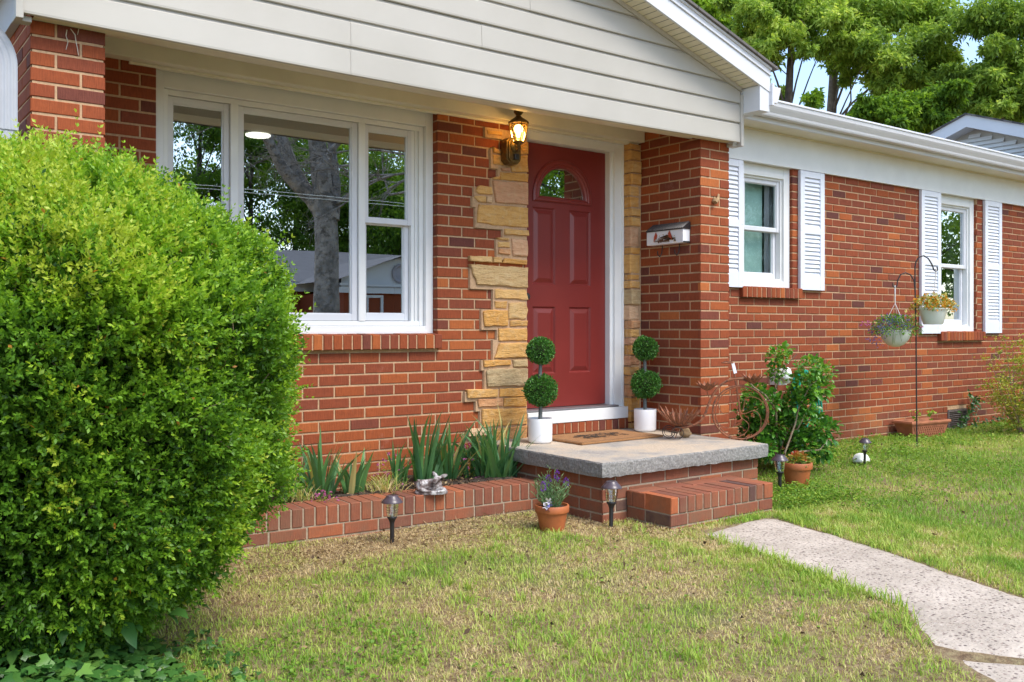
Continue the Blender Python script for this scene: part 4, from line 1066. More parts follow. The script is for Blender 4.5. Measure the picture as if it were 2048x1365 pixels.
def greenness(x, y):
    g = .60+.75*(vnoise(x, y, 1.6)-.5)+.75*(vnoise(x, y, 6)-.5)+.5*(vnoise(x, y, 14)-.5)+.36*np.clip((x-3.9)/1.6, 0, 1)-.10*np.clip((3.2-y)*.2, 0, .3)
    near = np.exp(-((y-(4.2+(-.05)*(x-2.2)))/.30)**2)*((x > 1.2) & (x < 3.8)); g -= .50*near
    g -= .45*np.exp(-((np.hypot(x-3.75, y-3.45))/.28)**2)
    return g
def grass(n, x0, x1, y0, y1, hl, wl, name_lab, dens=None, lo=0, seg_bend=.9):
    x, y = patch(n, x0, x1, y0, y1, dens); n = len(x); g = greenness(x, y)
    tint = np.clip(g+rng.normal(0, .17, n), 0, 1); h = rng.uniform(*hl, n)*(.6+.7*np.clip(g, 0, 1)); w_ = rng.uniform(*wl, n)
    th = rng.uniform(0, 2*np.pi, n); ln = rng.uniform(.3, 1.7, n)*seg_bend; ln = np.where(tint < .3, ln+.35, ln)
    d = np.stack([np.cos(th), np.sin(th), np.zeros(n)], 1); s = np.stack([-np.sin(th+rng.normal(0, .5, n)), np.cos(th), np.zeros(n)], 1)
    P = np.stack([x, y, gznp(x, y)+lo], 1); up = np.array([0, 0, 1.])
    m = P+(d*np.sin(ln*.5)[:, None]+up*np.cos(ln*.5)[:, None])*(h*.55)[:, None]; t = m+(d*np.sin(ln)[:, None]+up*np.clip(np.cos(ln), -.1, 1)[:, None])*(h*.5)[:, None]
    W = (w_*.5)[:, None]
    V = np.stack([P-s*W, P+s*W, m+s*W*.8, m-s*W*.8, t], 1).reshape(-1, 3); i = np.arange(n)*5
    F = np.concatenate([np.stack([i, i+1, i+2], 1), np.stack([i, i+2, i+3], 1), np.stack([i+3, i+2, i+4], 1)])
    return V, F, np.tile(tint, 3)
parts = [grass(45000, -4, .2, 1.0, 8.0, (.015, .045), (.004, .007), 'z'), grass(190000, -.4, 5.2, 1.0, 4.6, (.010, .034), (.0022, .0042), 'a'), grass(185000, 3.4, 13, 1.2, 5.1, (.014, .038), (.003, .0055), 'b')]
# flat straw thatch
parts.append(grass(60000, -.2, 6, 1.0, 4.6, (.015, .04), (.0018, .003), 'c', dens=lambda x, y: np.clip(1.0-greenness(x, y)*1.3, .05, 1), seg_bend=1.5))
V, F, T = merge(parts); gr = np_mesh('grass', V, F, T, M['grass']); tag(gr, 'patchy green and straw coloured grass covering the front lawn', 'grass', kind='stuff')
# coarse tufts and clover-like weeds
mb = MB()
tuft_spots = [(float(np.interp(y_, [1.735, 2.05, 2.5, 2.95, 3.37], [3.09, 3.44, 3.58, 3.70, 3.79]))-random.uniform(-.02, .05), y_) for y_ in np.linspace(1.75, 3.3, 26)]+[(float(np.interp(y_, [1.3, 1.7, 2.15, 2.55, 3.0, 3.47], [3.8, 3.95, 4.08, 4.22, 4.36, 4.50]))+random.uniform(-.02, .05), y_) for y_ in np.linspace(1.4, 3.4, 26)]+[(3.37, 2.25), (3.25, 2.02), (3.46, 2.5), (3.15, 1.9), (3.52, 2.75), (3.0, 2.2), (3.62, 3.0), (3.3, 2.4), (3.2, 1.7), (3.55, 2.62)]
for i in range(46): tuft_spots.append((random.uniform(1.4, 3.6), random.uniform(1.6, 3.9)))
for i in range(40): tuft_spots.append((random.uniform(4.4, 8.5), random.uniform(2.0, 4.9)))
for (x, y) in tuft_spots:
    if not bool(free(np.array([x]), np.array([y]))[0]): continue
    for k in range(random.randint(12, 26)):
        blade(mb, (x+random.gauss(0, .02), y+random.gauss(0, .02), gz(x, y)), random.uniform(0, 6.28), random.uniform(.035, .085), random.uniform(.003, .006), random.uniform(.1, .8), random.uniform(.55, 1), .9, 4)
tag(mb.build('grass_tufts', M['grass']), 'coarse darker tufts of grass dotted over the lawn and along the path edge', 'grass', kind='stuff')
M['weed'] = leafmat('weed_leaf', [(0, (.08, .19, .03)), (.5, (.20, .36, .04)), (1, (.42, .52, .07))], .4, .5, .25)
def weeds(n, x0, x1, y0, y1, sz, hh, dens=None):
    x, y = patch(n, x0, x1, y0, y1, dens); n = len(x); Ps, Ds = [], []
    z = gznp(x, y)+rng.uniform(.003, hh, n); P = np.stack([x, y, z], 1)
    P = np.repeat(P, 3, 0); D = rand_dir(len(P)); D[:, 2] = abs(D[:, 2])*.5+.1; L = rng.uniform(*sz, len(P))
    return leaf8(P, D, L, L*.8, np.clip(rng.normal(.5, .22, len(P)), 0, 1), .1, .1)
parts = [weeds(9000, 4.7, 7.6, 3.2, 4.9, (.008, .018), .045, lambda x, y: vnoise(x, y, 3)*1.1-.1), weeds(1800, .6, 3.7, 1.3, 3.9, (.007, .014), .022, lambda x, y: np.where(vnoise(x, y, 4) > .6, .7, .1)),
         weeds(1500, .9, 1.8, 1.6, 3.2, (.008, .018), .035, lambda x, y: np.where(vnoise(x, y, 6) > .5, .8, .15)), weeds(2600, 6.2, 13, 4.2, 5.08, (.012, .026), .045), weeds(1500, 4.72, 5.5, 3.5, 3.95, (.01, .02), .07)]
V, F, T = merge(parts); tag(np_mesh('lawn_weeds', V, F, T, M['weed']), 'low leafy weeds and clover spreading through the lawn', 'weeds', kind='stuff')
# dry clippings at the foot of the planter and step
P, D, L = scatter(9500, (1.2, 3.85), (3.4, 4.45), .006, (.02, .06), .35, gz)
k = free(P[:, 0], P[:, 1]) & (rng.random(len(P)) < np.exp(-((P[:, 1]-4.25)/.28)**2)+np.exp(-((np.hypot(P[:, 0]-3.6, P[:, 1]-3.65))/.25)**2)+.03); P, D, L = P[k], D[k], L[k]
tag(leaves('dry_clippings', P, D, L, L*.10, rng.uniform(.45, 1, len(P)), M['litter'], droop=.0), 'dry brown clippings lying along the foot of the flower bed wall', 'clippings', kind='stuff')
P, D, L = scatter(1500, (.8, 9), (1.3, 5), .01, (.012, .04), .5, gz); k = free(P[:, 0], P[:, 1]); P, D, L = P[k], D[k], L[k]
tag(leaves('fallen_leaves', P, D, L, L*.5, rng.uniform(.2, .9, len(P)), M['litter']), 'brown fallen leaves scattered thinly over the grass', 'leaves', kind='stuff')

# ---- ivy below the big shrub
M['ivy'] = leafmat('ivy_leaf', [(0, (.02, .065, .015)), (.5, (.055, .16, .03)), (1, (.17, .33, .06))], .3, .35, .5)
def ivy(n, xr, yr, sz, hf):
    x = rng.uniform(*xr, n); y = rng.uniform(*yr, n); z = gznp(x, y)+hf(x, y)*rng.uniform(.25, 1, n); P = np.stack([x, y, z], 1)
    th = rng.uniform(0, 6.28, n)-.4; D = np.stack([np.cos(th), np.sin(th), np.full(n, -.25)], 1); D = unit(D); N = unit(np.stack([rng.normal(0, .35, n), rng.normal(-.35, .35, n), np.ones(n)], 1)); S = unit(np.cross(D, N)); L = rng.uniform(*sz, n)[:, None]
    out = [(0, .0), (-.12, .42), (.30, .58), (.38, .26), (1.0, 0), (.38, -.26), (.30, -.58), (-.12, -.42)]
    V = [P+D*L*a+S*L*b-N*L*abs(b)*.25 for a, b in out]; V = np.stack(V, 1).reshape(-1, 3); i = np.arange(n)*8
    F = np.concatenate([np.stack([i, i+a, i+a+1], 1) for a in range(1, 7)]); return V, F, np.tile(np.clip(rng.normal(.5, .22, n), 0, 1), 6)
cu = lambda x, y: np.clip(.16-.22*np.clip(np.hypot(x-.75, y-2.6)-.45, 0, 1), .02, .16)
A = ivy(2300, (.15, .93), (2.55, 3.5), (.022, .050), lambda x, y: np.clip(.20-.35*np.clip(x-.55, 0, 1), .04, .2)); B2 = ivy(260, (.8, 1.15), (2.6, 3.4), (.02, .04), lambda x, y: .03+0*x)
V, F, T = merge([A, B2]); tag(np_mesh('ivy_ground_cover', V, F, T, M['ivy']), 'glossy ivy spreading over the ground below the big boxwood', 'ivy', kind='stuff')
n = 70; th = rng.uniform(-2.2, .4, n); P = np.stack([BC[0]+.50*np.cos(th), BC[1]+.50*np.sin(th), rng.uniform(.18, .42, n)], 1); D = np.stack([np.cos(th), np.sin(th), rng.uniform(-.8, .3, n)], 1); L = rng.uniform(.05, .10, n)
V, F, T = leaf8(P, D, L, L*.5, rng.uniform(.3, .9, n)); tag(np_mesh('vine_leaves', V, F, T, M['ivy']), 'larger pale vine leaves hanging out under the edge of the boxwood', 'vine', kind='stuff')

# ---- irises in the bed
M['iris'] = leafmat('iris_leaf', [(0, (.55, .47, .18)), (.12, (.13, .28, .09)), (.5, (.075, .20, .085)), (1, (.14, .32, .09))], .35, .42, .35)
def iris(px, YY, n, hmax, spread, seed, label, lean=.25):
    rr = random.Random(seed); c = onY(px, 900, YY); mb = MB(); n = int(n*2.3); spread *= 1.6; lean = min(.8, lean*1.6)
    for k in range(n):
        a = rr.uniform(0, 6.28); r = rr.uniform(0, spread); f = rr.random()
        q = (c.x+r*math.cos(a), min(c.y+r*math.sin(a)*.6, 5.05), .16)
        ang = a+rr.gauss(0, .5)
        if math.sin(ang)*1 > .3 and q[1] > 4.9: ang = -ang
        blade(mb, q, ang, hmax*(.55+.45*f), rr.uniform(.022, .036), rr.uniform(.03, lean), rr.uniform(.2, 1) if rr.random() > .07 else 0, rr.uniform(.05, .75) if rr.random() > .2 else 1.4, 8, rr.uniform(-.9, .9))
    return tag(mb.build('iris_clump', M['iris']), label, 'iris', 'irises in the brick edged bed')
iris(588, 4.80, 10, .32, .05, 1, 'iris clump leaning right beside the big boxwood at the left end of the bed')
iris(640, 4.84, 15, .42, .05, 2, 'iris clump with arching leaves, second from the boxwood', .45)
iris(703, 4.80, 9, .30, .04, 3, 'small iris clump between the path light and the boxwood, third from the left')
iris(795, 4.92, 7, .34, .04, 4, 'thin sparse iris clump below the picture window, behind the pink flowers')
iris(848, 4.90, 12, .52, .05, 5, 'tall upright iris clump just behind the stone fawn')
iris(898, 4.92, 12, .46, .05, 6, 'dark green iris clump just right of the stone fawn', .35)
iris(948, 4.92, 11, .42, .05, 7, 'iris clump in the middle between the fawn and the concrete porch')
iris(982, 4.80, 14, .42, .06, 8, 'broad iris clump below the sandstone, second nearest the porch', .4)
iris(1008, 4.74, 16, .50, .06, 9, 'largest iris clump touching the left edge of the concrete porch', .55)
# ---- small flowering plants
M['petal'] = {}
def petal_mat(nm, c): M['petal'][nm] = leafmat('petal_'+nm, [(0, tuple(x*.8 for x in c)), (1, c)], .35, .6, .2); return M['petal'][nm]
petal_mat('pink', (.62, .16, .42)); petal_mat('yellow', (.85, .60, .02)); petal_mat('violet', (.20, .05, .42)); petal_mat('blue', (.22, .22, .62)); petal_mat('orange', (.78, .36, .04)); petal_mat('white', (.75, .72, .78)); petal_mat('pale_yellow', (.80, .74, .25)); petal_mat('hot_pink', (.75, .12, .30))
def flowers(P, r, mat, name, parent, k=5, facing=None):
    n = len(P)
    if 1 < n <= 60:
        for i in range(n): flowers(P[i:i+1], r, mat, name, parent, k, None if facing is None else facing[i:i+1])
        return
    N = rand_dir(n, .6) if facing is None else facing; a = unit(np.cross(N, rng.normal(size=(n, 3)))); b = np.cross(N, a); Ps, Ds, Ls = [], [], []
    for i in range(k):
        th = 2*math.pi*i/k; d = a*math.cos(th)+b*math.sin(th)+N*.35; Ps.append(P); Ds.append(d); Ls.append(rng.uniform(.8, 1.1, n)*r)
    Ls = np.concatenate(Ls); o = leaves(name, np.concatenate(Ps), np.concatenate(Ds), Ls, Ls*.85, rng.random(len(Ls)), mat, parent, fold=.1, droop=0, broad=.6)
    if n > 60: tag(o, kind='stuff')
    return o
def small_plant(px, py, r, h, col, nleaf, nfl, label, cat, name, lt=(.3, .9), fr=.011, z=.17, leafL=(.012, .03), up=.4, lw=.35, mat='weed', grassy=0, grp=None):
    c = onZ(px, py, z); e = empty(name, (c.x, c.y, z), label, cat, grp); c.z = z
    n = nleaf; d = rand_dir(n, up); d[:, 2] = abs(d[:, 2]); rr_ = rng.random(n)**.5
    P = np.array(c)+d*np.array([r, r, h])*rr_[:, None]; P[:, 1] = np.minimum(P[:, 1], 5.06) if z > .1 and z < .2 else P[:, 1]
    L = rng.uniform(*leafL, n); V, F, T = leaf8(P, d+rng.normal(size=d.shape)*.5, L, L*lw, rng.uniform(*lt, n)); np_mesh('foliage', V, F, T, M[mat], e)
    if nfl:
        d = rand_dir(nfl, .7); d[:, 2] = abs(d[:, 2]); P = np.array(c)+d*np.array([r*1.05, r*1.05, h*1.1]); P[:, 1] = np.minimum(P[:, 1], 5.05) if z > .1 and z < .2 else P[:, 1]; flowers(P, fr, M['petal'][col], 'flower', e)
    if grassy:
        mb = MB()
        for k in range(grassy): blade(mb, (c.x+random.gauss(0, r*.25), c.y+random.gauss(0, r*.25), z), random.uniform(0, 6.28), random.uniform(.6, 1.1)*max(r, h), .004, random.uniform(.3, 1.2), random.choice([0, .05, .12, .5, .8]), .9, 5)
        mb.build('blades', M['grass'], e)
    return e
small_plant(600, 1002, .14, .10, 'pink', 60, 0, 'yellowish grassy tuft at the left end of the flower bed against the boxwood', 'grass', 'grass_tuft', grassy=120, lw=.15)
small_plant(650, 1006, .07, .06, 'pink', 120, 22, 'low pink flowering plant on the brick edging near the boxwood', 'flowers', 'pink_flowers', leafL=(.008, .016), grp='pink flowers in the bed')
small_plant(765, 985, .17, .10, 'pink', 60, 0, 'spreading dry grassy tuft behind the path light in front of the bed', 'grass', 'grass_tuft', grassy=150, lw=.15)
small_plant(782, 968, .10, .17, 'pink', 240, 26, 'pink flowers over bright lime foliage behind the path light in front of the bed', 'flowers', 'pink_flowers', lt=(.5, 1), leafL=(.01, .02), grp='pink flowers in the bed')
small_plant(852, 958, .08, .17, 'yellow', 420, 0, 'feathery dark green plant with one yellow flower behind the stone fawn', 'flowers', 'yellow_flower_plant', lt=(0, .3), leafL=(.012, .03), lw=.08)
c = onZ(853, 958, .17); flowers(np.array([[c.x, c.y-.03, .345]]), .028, M['petal']['yellow'], 'flower', bpy.data.objects['yellow_flower_plant'], 6, np.array([[-.3, -.8, .5]]))
small_plant(935, 953, .12, .19, 'pink', 330, 45, 'airy pink flowers among the irises right of the stone fawn', 'flowers', 'pink_flowers', lt=(.5, 1), leafL=(.01, .022), grp='pink flowers in the bed')
small_plant(1012, 935, .06, .16, 'pink', 40, 9, 'few pink blooms beside the concrete porch edge among the irises', 'flowers', 'pink_flowers', leafL=(.01, .02), grp='pink flowers in the bed')
def place(e, loc, rz=0, rx=0, ry=0): e.location = loc; e.rotation_euler = (rx, ry, rz)
# ================================================================ TOPIARIES
M['topiary'] = leafmat('topiary_leaf', [(0, (.03, .09, .018)), (.5, (.065, .20, .03)), (1, (.14, .33, .05))], .2, .4, .4)
def topiary(label):
    e = empty('potted_topiary', (0, 0, 0), label, 'topiary', 'double ball topiaries flanking the door')
    mb = MB(); mb.lathe([(0, .002), (.070, .002), (.077, .008), (.080, .02), (.082, .155), (.081, .162), (.0765, .162), (.075, .15), (.075, .146), (0, .146)], n=40); mb.build('pot', M['ceramic'], e, smooth=True)
    mb = MB(); mb.lathe([(.075, .148), (.05, .152), (0, .15)], n=16); mb.build('soil', M['soil'], e)
    mb = MB(); pts = [(0, 0, .14), (.004, 0, .25), (-.003, .003, .38), (.004, 0, .53), (.002, 0, .62)]; mb.tube(pts, [.014, .013, .013, .012, .008], 10); mb.build('stem', M['stem_grey'], e, smooth=True)
    for zc, r, n in ((.345, .104, 3000), (.605, .087, 2300)):
        d = rand_dir(n); d2 = rand_dir(n//3)
        P = np.concatenate([d*np.array([r, r, r*.97])*(rng.uniform(.84, 1.03, (n, 1))+.06*np.sin(5*d[:, :1]+3*d[:, 1:2])+.10*(rng.random((n, 1)) < .05)), d2*r*.75])+np.array([0, 0, zc]); D = np.concatenate([d, d2])+rng.normal(size=(len(P), 3))*.5
        L = rng.uniform(.010, .016, len(P)); leaves('foliage_ball', P, D, L, L*.75, np.clip(rng.normal(.5, .25, len(P)), 0, 1), M['topiary'], e, droop=.0)
        mb = MB(); mb.blob((0, 0, zc), (r*.78,)*3, 14, 9); mb.build('shade_core', M['shade_green'], e)  # dark ball closing the leaf gaps, inner shade put into its colour
    return e
t1 = topiary('double ball topiary in a white pot at the left porch edge beside the irises')
t2 = copy_tree(t1); t2['label'] = 'double ball topiary in a white pot in the corner below the mailbox'; t2['group'] = t1['group']
place(t1, (3.81, 4.80, .36)); place(t2, (4.855, 4.88, .36), 1.3)
# ================================================================ DOORMAT
mat_ = empty('door_mat', (4.305, 4.76, .36), 'brown coir doormat with a dark scrolled oval in front of the red door', 'doormat')
mb = MB(); mb.box(-.375, .375, -.235, .235, .002, .016); o = mb.build('mat_body', M['coir'], bevel=.003); o.parent = mat_
M['mat_print'] = simple('mat_print', (.05, .035, .025), .95, .3, 60, .8, 260, .006)
mb = MB(); rr = random.Random(8)
def ribbon(mb, pts, w, z):
    P = [Vector((p[0], p[1], z)) for p in pts]; b = len(mb.v)
    for i, p in enumerate(P):
        d = (P[min(i+1, len(P)-1)]-P[max(i-1, 0)]).normalized(); s = Vector((-d.y, d.x, 0)); f = math.sin(math.pi*(i+.5)/len(P)); mb.v += [tuple(p+s*w*(.35+.65*f)), tuple(p-s*w*(.35+.65*f))]
    for i in range(len(P)-1): mb.face([b+2*i, b+2*i+2, b+2*i+3, b+2*i+1])
for k in range(70):      # scrollwork inside an oval
    cx = rr.uniform(-.2, .2); cy = rr.uniform(-.085, .085)
    if (cx/.23)**2+(cy/.11)**2 > 1: continue
    a0 = rr.uniform(0, 6); sg = rr.choice((1, -1)); ribbon(mb, [(cx+.032*(1-i/18)*math.cos(a0+sg*i*.42), cy+.026*(1-i/18)*math.sin(a0+sg*i*.42)) for i in range(14)], .0045, .0168+.00005*k)
for r_ in (1.0,):
    ribbon(mb, [(-.36+.0, -.22), (0, -.2201), (.36, -.22)], .003, .0168); ribbon(mb, [(-.36, .22), (0, .2201), (.36, .22)], .003, .0168)
    ribbon(mb, [(-.36, -.22), (-.3601, 0), (-.36, .22)], .003, .0169); ribbon(mb, [(.36, -.22), (.3601, 0), (.36, .22)], .003, .0169)
o = mb.build('mat_print', M['mat_print']); o.parent = mat_
mat_.rotation_euler[2] = .01

# ================================================================ WALL LANTERN
ln = empty('wall_lantern', (3.79, 5.07, 2.30), 'lit antique brass coach lantern with motion sensor on the sandstone left of the door', 'lantern')
mb = MB()
def octo(w, h, c): return [(-w+c, -h), (w-c, -h), (w, -h+c), (w, h-c), (w-c, h), (-w+c, h), (-w, h-c), (-w, -h+c)]
c0 = onY(1024, 303, 5.02); bx, bz = c0.x, c0.z
for (w_, h_, y0, y1) in ((.058, .088, 5.0, 5.07), (.050, .080, 4.985, 5.0)):
    mb.prism([(bx+a, bz+b) for a, b in octo(w_, h_, .026)], 'y', y0, y1)
o = mb.build('back_plate', M['brass'], ln, bevel=.004)
mb = MB(); mb.box(bx-.014, bx+.022, 4.965, 4.99, bz-.062, bz-.024); mb.build('motion_sensor', M['dark'], ln, bevel=.004)
LC = onY(1037, 262, 4.90); LX, LY, LZ = LC.x, LC.y, LC.z
mb = MB(); mb.lathe([(0, 0), (.036, 0), (.040, .006), (.036, .012), (.026, .016), (.018, .03), (0, .03)], (0, 0, 0), 20); o = mb.build('arm_boss', M['brass'], None, smooth=True)
o.rotation_euler = (math.pi/2, 0, 0); o.location = (bx, 4.985, bz+.03); setpar(o, ln)
mb = MB(); pts = []
for i in range(9):
    f = i/8; pts.append((bx+(LX-bx)*f, 4.975+(LY-4.975)*f, bz+.03-.03*math.sin(f*math.pi)+ (LZ-.105-bz-.03)*f))
mb.tube(pts, .008, 8); mb.build('arm', M['brass'], ln, smooth=True)
hexr = lambda r, z, n=6, a0=.2: [(LX+r*math.cos(a0+2*math.pi*k/n), LY+r*math.sin(a0+2*math.pi*k/n), LZ+z) for k in range(n)]
mb = MB(); LV = [(.034, -.075), (.050, -.03), (.060, .015), (.064, .050)]
cols = [[hexr(r, z)[k] for r, z in LV] for k in range(6)]
for cpts in cols: mb.tube(cpts, .0034, 6)
for r, z in (LV[0], LV[-1]): mb.tube(hexr(r, z), .004, 6, closed=True)
mb.lathe([(0, -.115), (.006, -.112), (.008, -.10), (.014, -.094), (.022, -.085), (.036, -.078), (.034, -.070), (0, -.070)], (LX, LY, LZ), 18)
mb.build('cage', M['brass'], ln, smooth=True)
mb = MB(); mb.lathe([(.068, .048), (.069, .056), (.052, .070), (.030, .084), (.020, .092), (.014, .100), (.022, .108), (.033, .122), (.030, .134), (.016, .146), (.008, .152), (.005, .160), (.003, .185), (0, .186)], (LX, LY, LZ), 24); mb.build('roof_cap', M['brass'], ln, smooth=True)
M['amber'] = glass('lamp_glass', .05, (.95, .80, .50))
mb = MB()
for k in range(6):
    a = [hexr(r*.97, z)[k] for r, z in LV]; b = [hexr(r*.97, z)[(k+1) % 6] for r, z in LV]
    for i in range(3): mb.add([a[i], b[i], b[i+1], a[i+1]], [(0, 1, 2, 3)])
mb.build('glass_panes', M['amber'], ln)
M['bulb'] = NT('glowing_bulb').m; pp = M['bulb'].node_tree.nodes['Principled BSDF']; pp.inputs['Emission Color'].default_value = (1, .62, .22, 1); pp.inputs['Emission Strength'].default_value = 9
mb = MB(); mb.lathe([(0, -.045), (.014, -.04), (.016, -.02), (.028, .0), (.030, .015), (.022, .034), (0, .042)], (LX, LY, LZ), 18); mb.build('bulb', M['bulb'], ln, smooth=True)
pl_d = bpy.data.lights.new('lantern_light', 'POINT'); pl_d.energy = 1.5; pl_d.color = (1, .60, .22); pl_d.shadow_soft_size = .035
plo = bpy.data.objects.new('lantern_light', pl_d); COL.objects.link(plo); plo.location = (LX, LY, LZ+.0); setpar(plo, ln)
bpy.data.objects['bulb'].visible_shadow = True

# ================================================================ MAILBOX (on the return wall)
mbx = empty('mailbox', (4.99, 4.75, 1.73), 'white wall mailbox painted with red birds, under a scalloped black lid', 'mailbox')
y0, y1, zb, zt = 4.572, 4.935, CZ+.603, CZ+.705; xo = 4.925
mb = MB(); mb.box(xo, 4.996, y0, y1, zb, zt); mb.build('box_body', M['ceramic'], mbx, bevel=.004)
mb = MB()
mb.prism([(xo-.006, zt-.004), (xo+.0, zt+.006), (4.985, zt+.048), (4.995, zt+.048), (4.995, zt-.004)], 'y', y0-.006, y1+.006)
for i in range(22):
    y = y0+(y1-y0)*(i+.5)/22; mb.tube([(xo-.008, y, zt+.002), (4.99, y, zt+.052)], .0062, 6)
mb.box(xo+.001, 4.996, y0-.003, y0-.0005, zb+.0, zb+.012)
mb.build('lid', M['dark'], mbx)
M['bird_red'] = simple('bird_red', (.42, .07, .03), .5, .2, 60, 0); M['leafgold'] = simple('painted_leaves', (.42, .30, .12), .5, .5, 80, 0); M['twigbrown'] = simple('painted_twig', (.12, .06, .03), .5, .2, 60, 0)
mb = MB(); xs_ = xo-.0015
def onbox(pts, m, dx=0): mb.add([(xs_-dx, y1-(y1-y0)*a, zb+(zt-zb)*b) for a, b in pts], [tuple(range(len(pts)))], .5, m)
rr = random.Random(4)
for k in range(60):
    a = .22+.62*rr.random(); b = .12+.62*rr.random()*(1-abs(a-.5)); s = rr.uniform(.015, .035); th = rr.uniform(0, 3)
    onbox([(a+s*math.cos(th)*.5, b+s*2*math.sin(th)), (a+s*.25*math.sin(th), b+.9*s), (a-s*math.cos(th)*.5, b-s*2*math.sin(th)), (a-s*.25*math.sin(th), b-.9*s)], 1, .00005*k)
for k in range(9):
    a = rr.uniform(.2, .6); b = rr.uniform(.15, .5); onbox([(a, b), (a+.25, b+rr.uniform(-.1, .25)), (a+.25, b+.03+rr.uniform(-.1, .2)), (a, b+.04)], 2, .004)
for (a, b, s) in ((.27, .62, 1), (.66, .66, -1)):
    onbox([(a-.055*s, b-.42), (a-.045*s, b-.05), (a-.015*s, b+.16), (a+.005*s, b+.30), (a+.03*s, b+.18), (a+.05*s, b+.05), (a+.035*s, b-.15), (a-.01*s, b-.25)], 0, .005)
for (a, b) in ((.42, .2), (.8, .22), (.36, .16)):
    onbox([(a+.022*math.cos(t_*.785), b+.07*math.sin(t_*.785)) for t_ in range(8)], 2, .0055)
mb.build('bird_picture', [M['bird_red'], M['leafgold'], M['twigbrown']], mbx)
mb = MB()
for y in (4.66, 4.83):
    mb.tube([(4.985, y, zb+.01), (4.975, y, zb-.06), (4.955, y, zb-.085), (4.935, y, zb-.07), (4.932, y, zb-.045)], .004, 6)
mb.build('newspaper_hook', M['black_iron'], mbx, smooth=True)
# old bracket stub with caulk on the pillar face
pb = onY(1430, 398, PF-.01); mb = MB(); mb.tube([(pb.x-.02, PF-.03, pb.z-.03), (pb.x+.012, PF-.028, pb.z), (pb.x+.045, PF-.004, pb.z+.035)], [.016, .012, .007], 8); mb.blob((pb.x-.01, PF-.012, pb.z-.015), (.018, .016, .022), lump=.3, seed=3)
o = tag(mb.build('hose_bib', M['rock'], smooth=True), 'small rusty bracket caulked to the front of the right brick pillar', 'bracket')

# ================================================================ PENNY-FARTHING PLANT STAND
K = .00339
def w2(px, py, d=0): return ((px-1480)*K, d, (880-py)*K)
bk = empty('bicycle_plant_stand', (0, 0, 0), 'rusty penny farthing plant stand with petal bowls standing on the porch corner', 'plant stand')
def ringpts(cx, cz, r, n=48, y=0): return [(cx+r*math.cos(2*math.pi*i/n), y, cz+r*math.sin(2*math.pi*i/n)) for i in range(n)]
mb = MB(); mb.tube(ringpts(0, .183, .181), .0062, 8, closed=True); mb.tube(ringpts(.012, .183, .176, y=-.02), .0038, 6, closed=True)
for k in range(6):       # curled wire spokes
    a = k*math.pi/3+.3; pts = [(0+.012*math.cos(a), 0, .183+.012*math.sin(a))]
    for i in range(1, 12):
        f = i/11; r = .178*f; th = a+1.1*math.sin(f*math.pi)*(.8); pts.append((r*math.cos(th), 0, .183+r*math.sin(th)))
    mb.tube(pts, .0026, 5)
mb.lathe([(0, -.01), (.014, -.01), (.014, .01), (0, .01)], n=12)
mb.build('big_wheel', M['rust'], bk, smooth=True)
mb = MB(); mb.tube([w2(*p) for p in ((1508, 768), (1497, 764), (1486, 760), (1470, 759), (1455, 763), (1442, 772), (1432, 784), (1424, 798), (1417, 815), (1412, 830), (1404, 843), (1392, 851), (1375, 856), (1352, 858))], .0082, 8)
mb.tube([w2(1420, 797), w2(1416, 786), w2(1416, 782)], .003, 6); mb.tube([w2(1352, 858), w2(1348, 862), w2(1343, 866)], .004, 6); mb.tube([w2(1358, 857), w2(1356, 870), w2(1352, 880)], .003, 6)
mb.build('frame', M['rust'], bk, smooth=True)
mb = MB(); mb.tube([w2(1465, 727), w2(1467, 735), w2(1473, 770), w2(1479, 812), w2(1480, 826)], .0068, 8)
hb = [(w2(1465, 726)[0]+.02*f+(-.055 if abs(f) > .8 else -.02*abs(f)), .10*f, w2(0, 726)[2]) for f in (-1, -.85, -.5, 0, .5, .85, 1)]; mb.tube(hb, .0045, 7)
mb.tube([w2(1441, 726, -.09), w2(1466, 727, -.02)], .005, 7)
mb.build('handlebar', M['rust'], bk, smooth=True)
mb = MB(); tp = [w2(1463, 728, -.012), w2(1469, 727, -.012), w2(1474, 747, -.018), w2(1468, 749, -.018)]; mb.add(tp+[(x, y+.001, z) for x, y, z in tp], [(0, 1, 2, 3), (7, 6, 5, 4), (0, 4, 5, 1), (1, 5, 6, 2), (2, 6, 7, 3), (3, 7, 4, 0)]); mb.build('price_tag', M['paper'], bk)
mb = MB(); mb.tube(ringpts(w2(1341, 866)[0], .046, .042, 30, .03), .003, 6, closed=True); mb.tube(ringpts(w2(1341, 866)[0], .046, .030, 30, .03), .002, 6, closed=True)
mb.build('small_wheel', M['black_iron'], bk, smooth=True); 
mb = MB(); mb.tube(ringpts(w2(1341, 866)[0]+.05, .046, .040, 30, -.05), .0026, 6, closed=True); mb.tube([(w2(1341, 866)[0], .03, .046), (w2(1341, 866)[0]+.05, -.05, .046)], .003, 6); mb.build('small_wheel', M['black_iron'], bk, smooth=True)
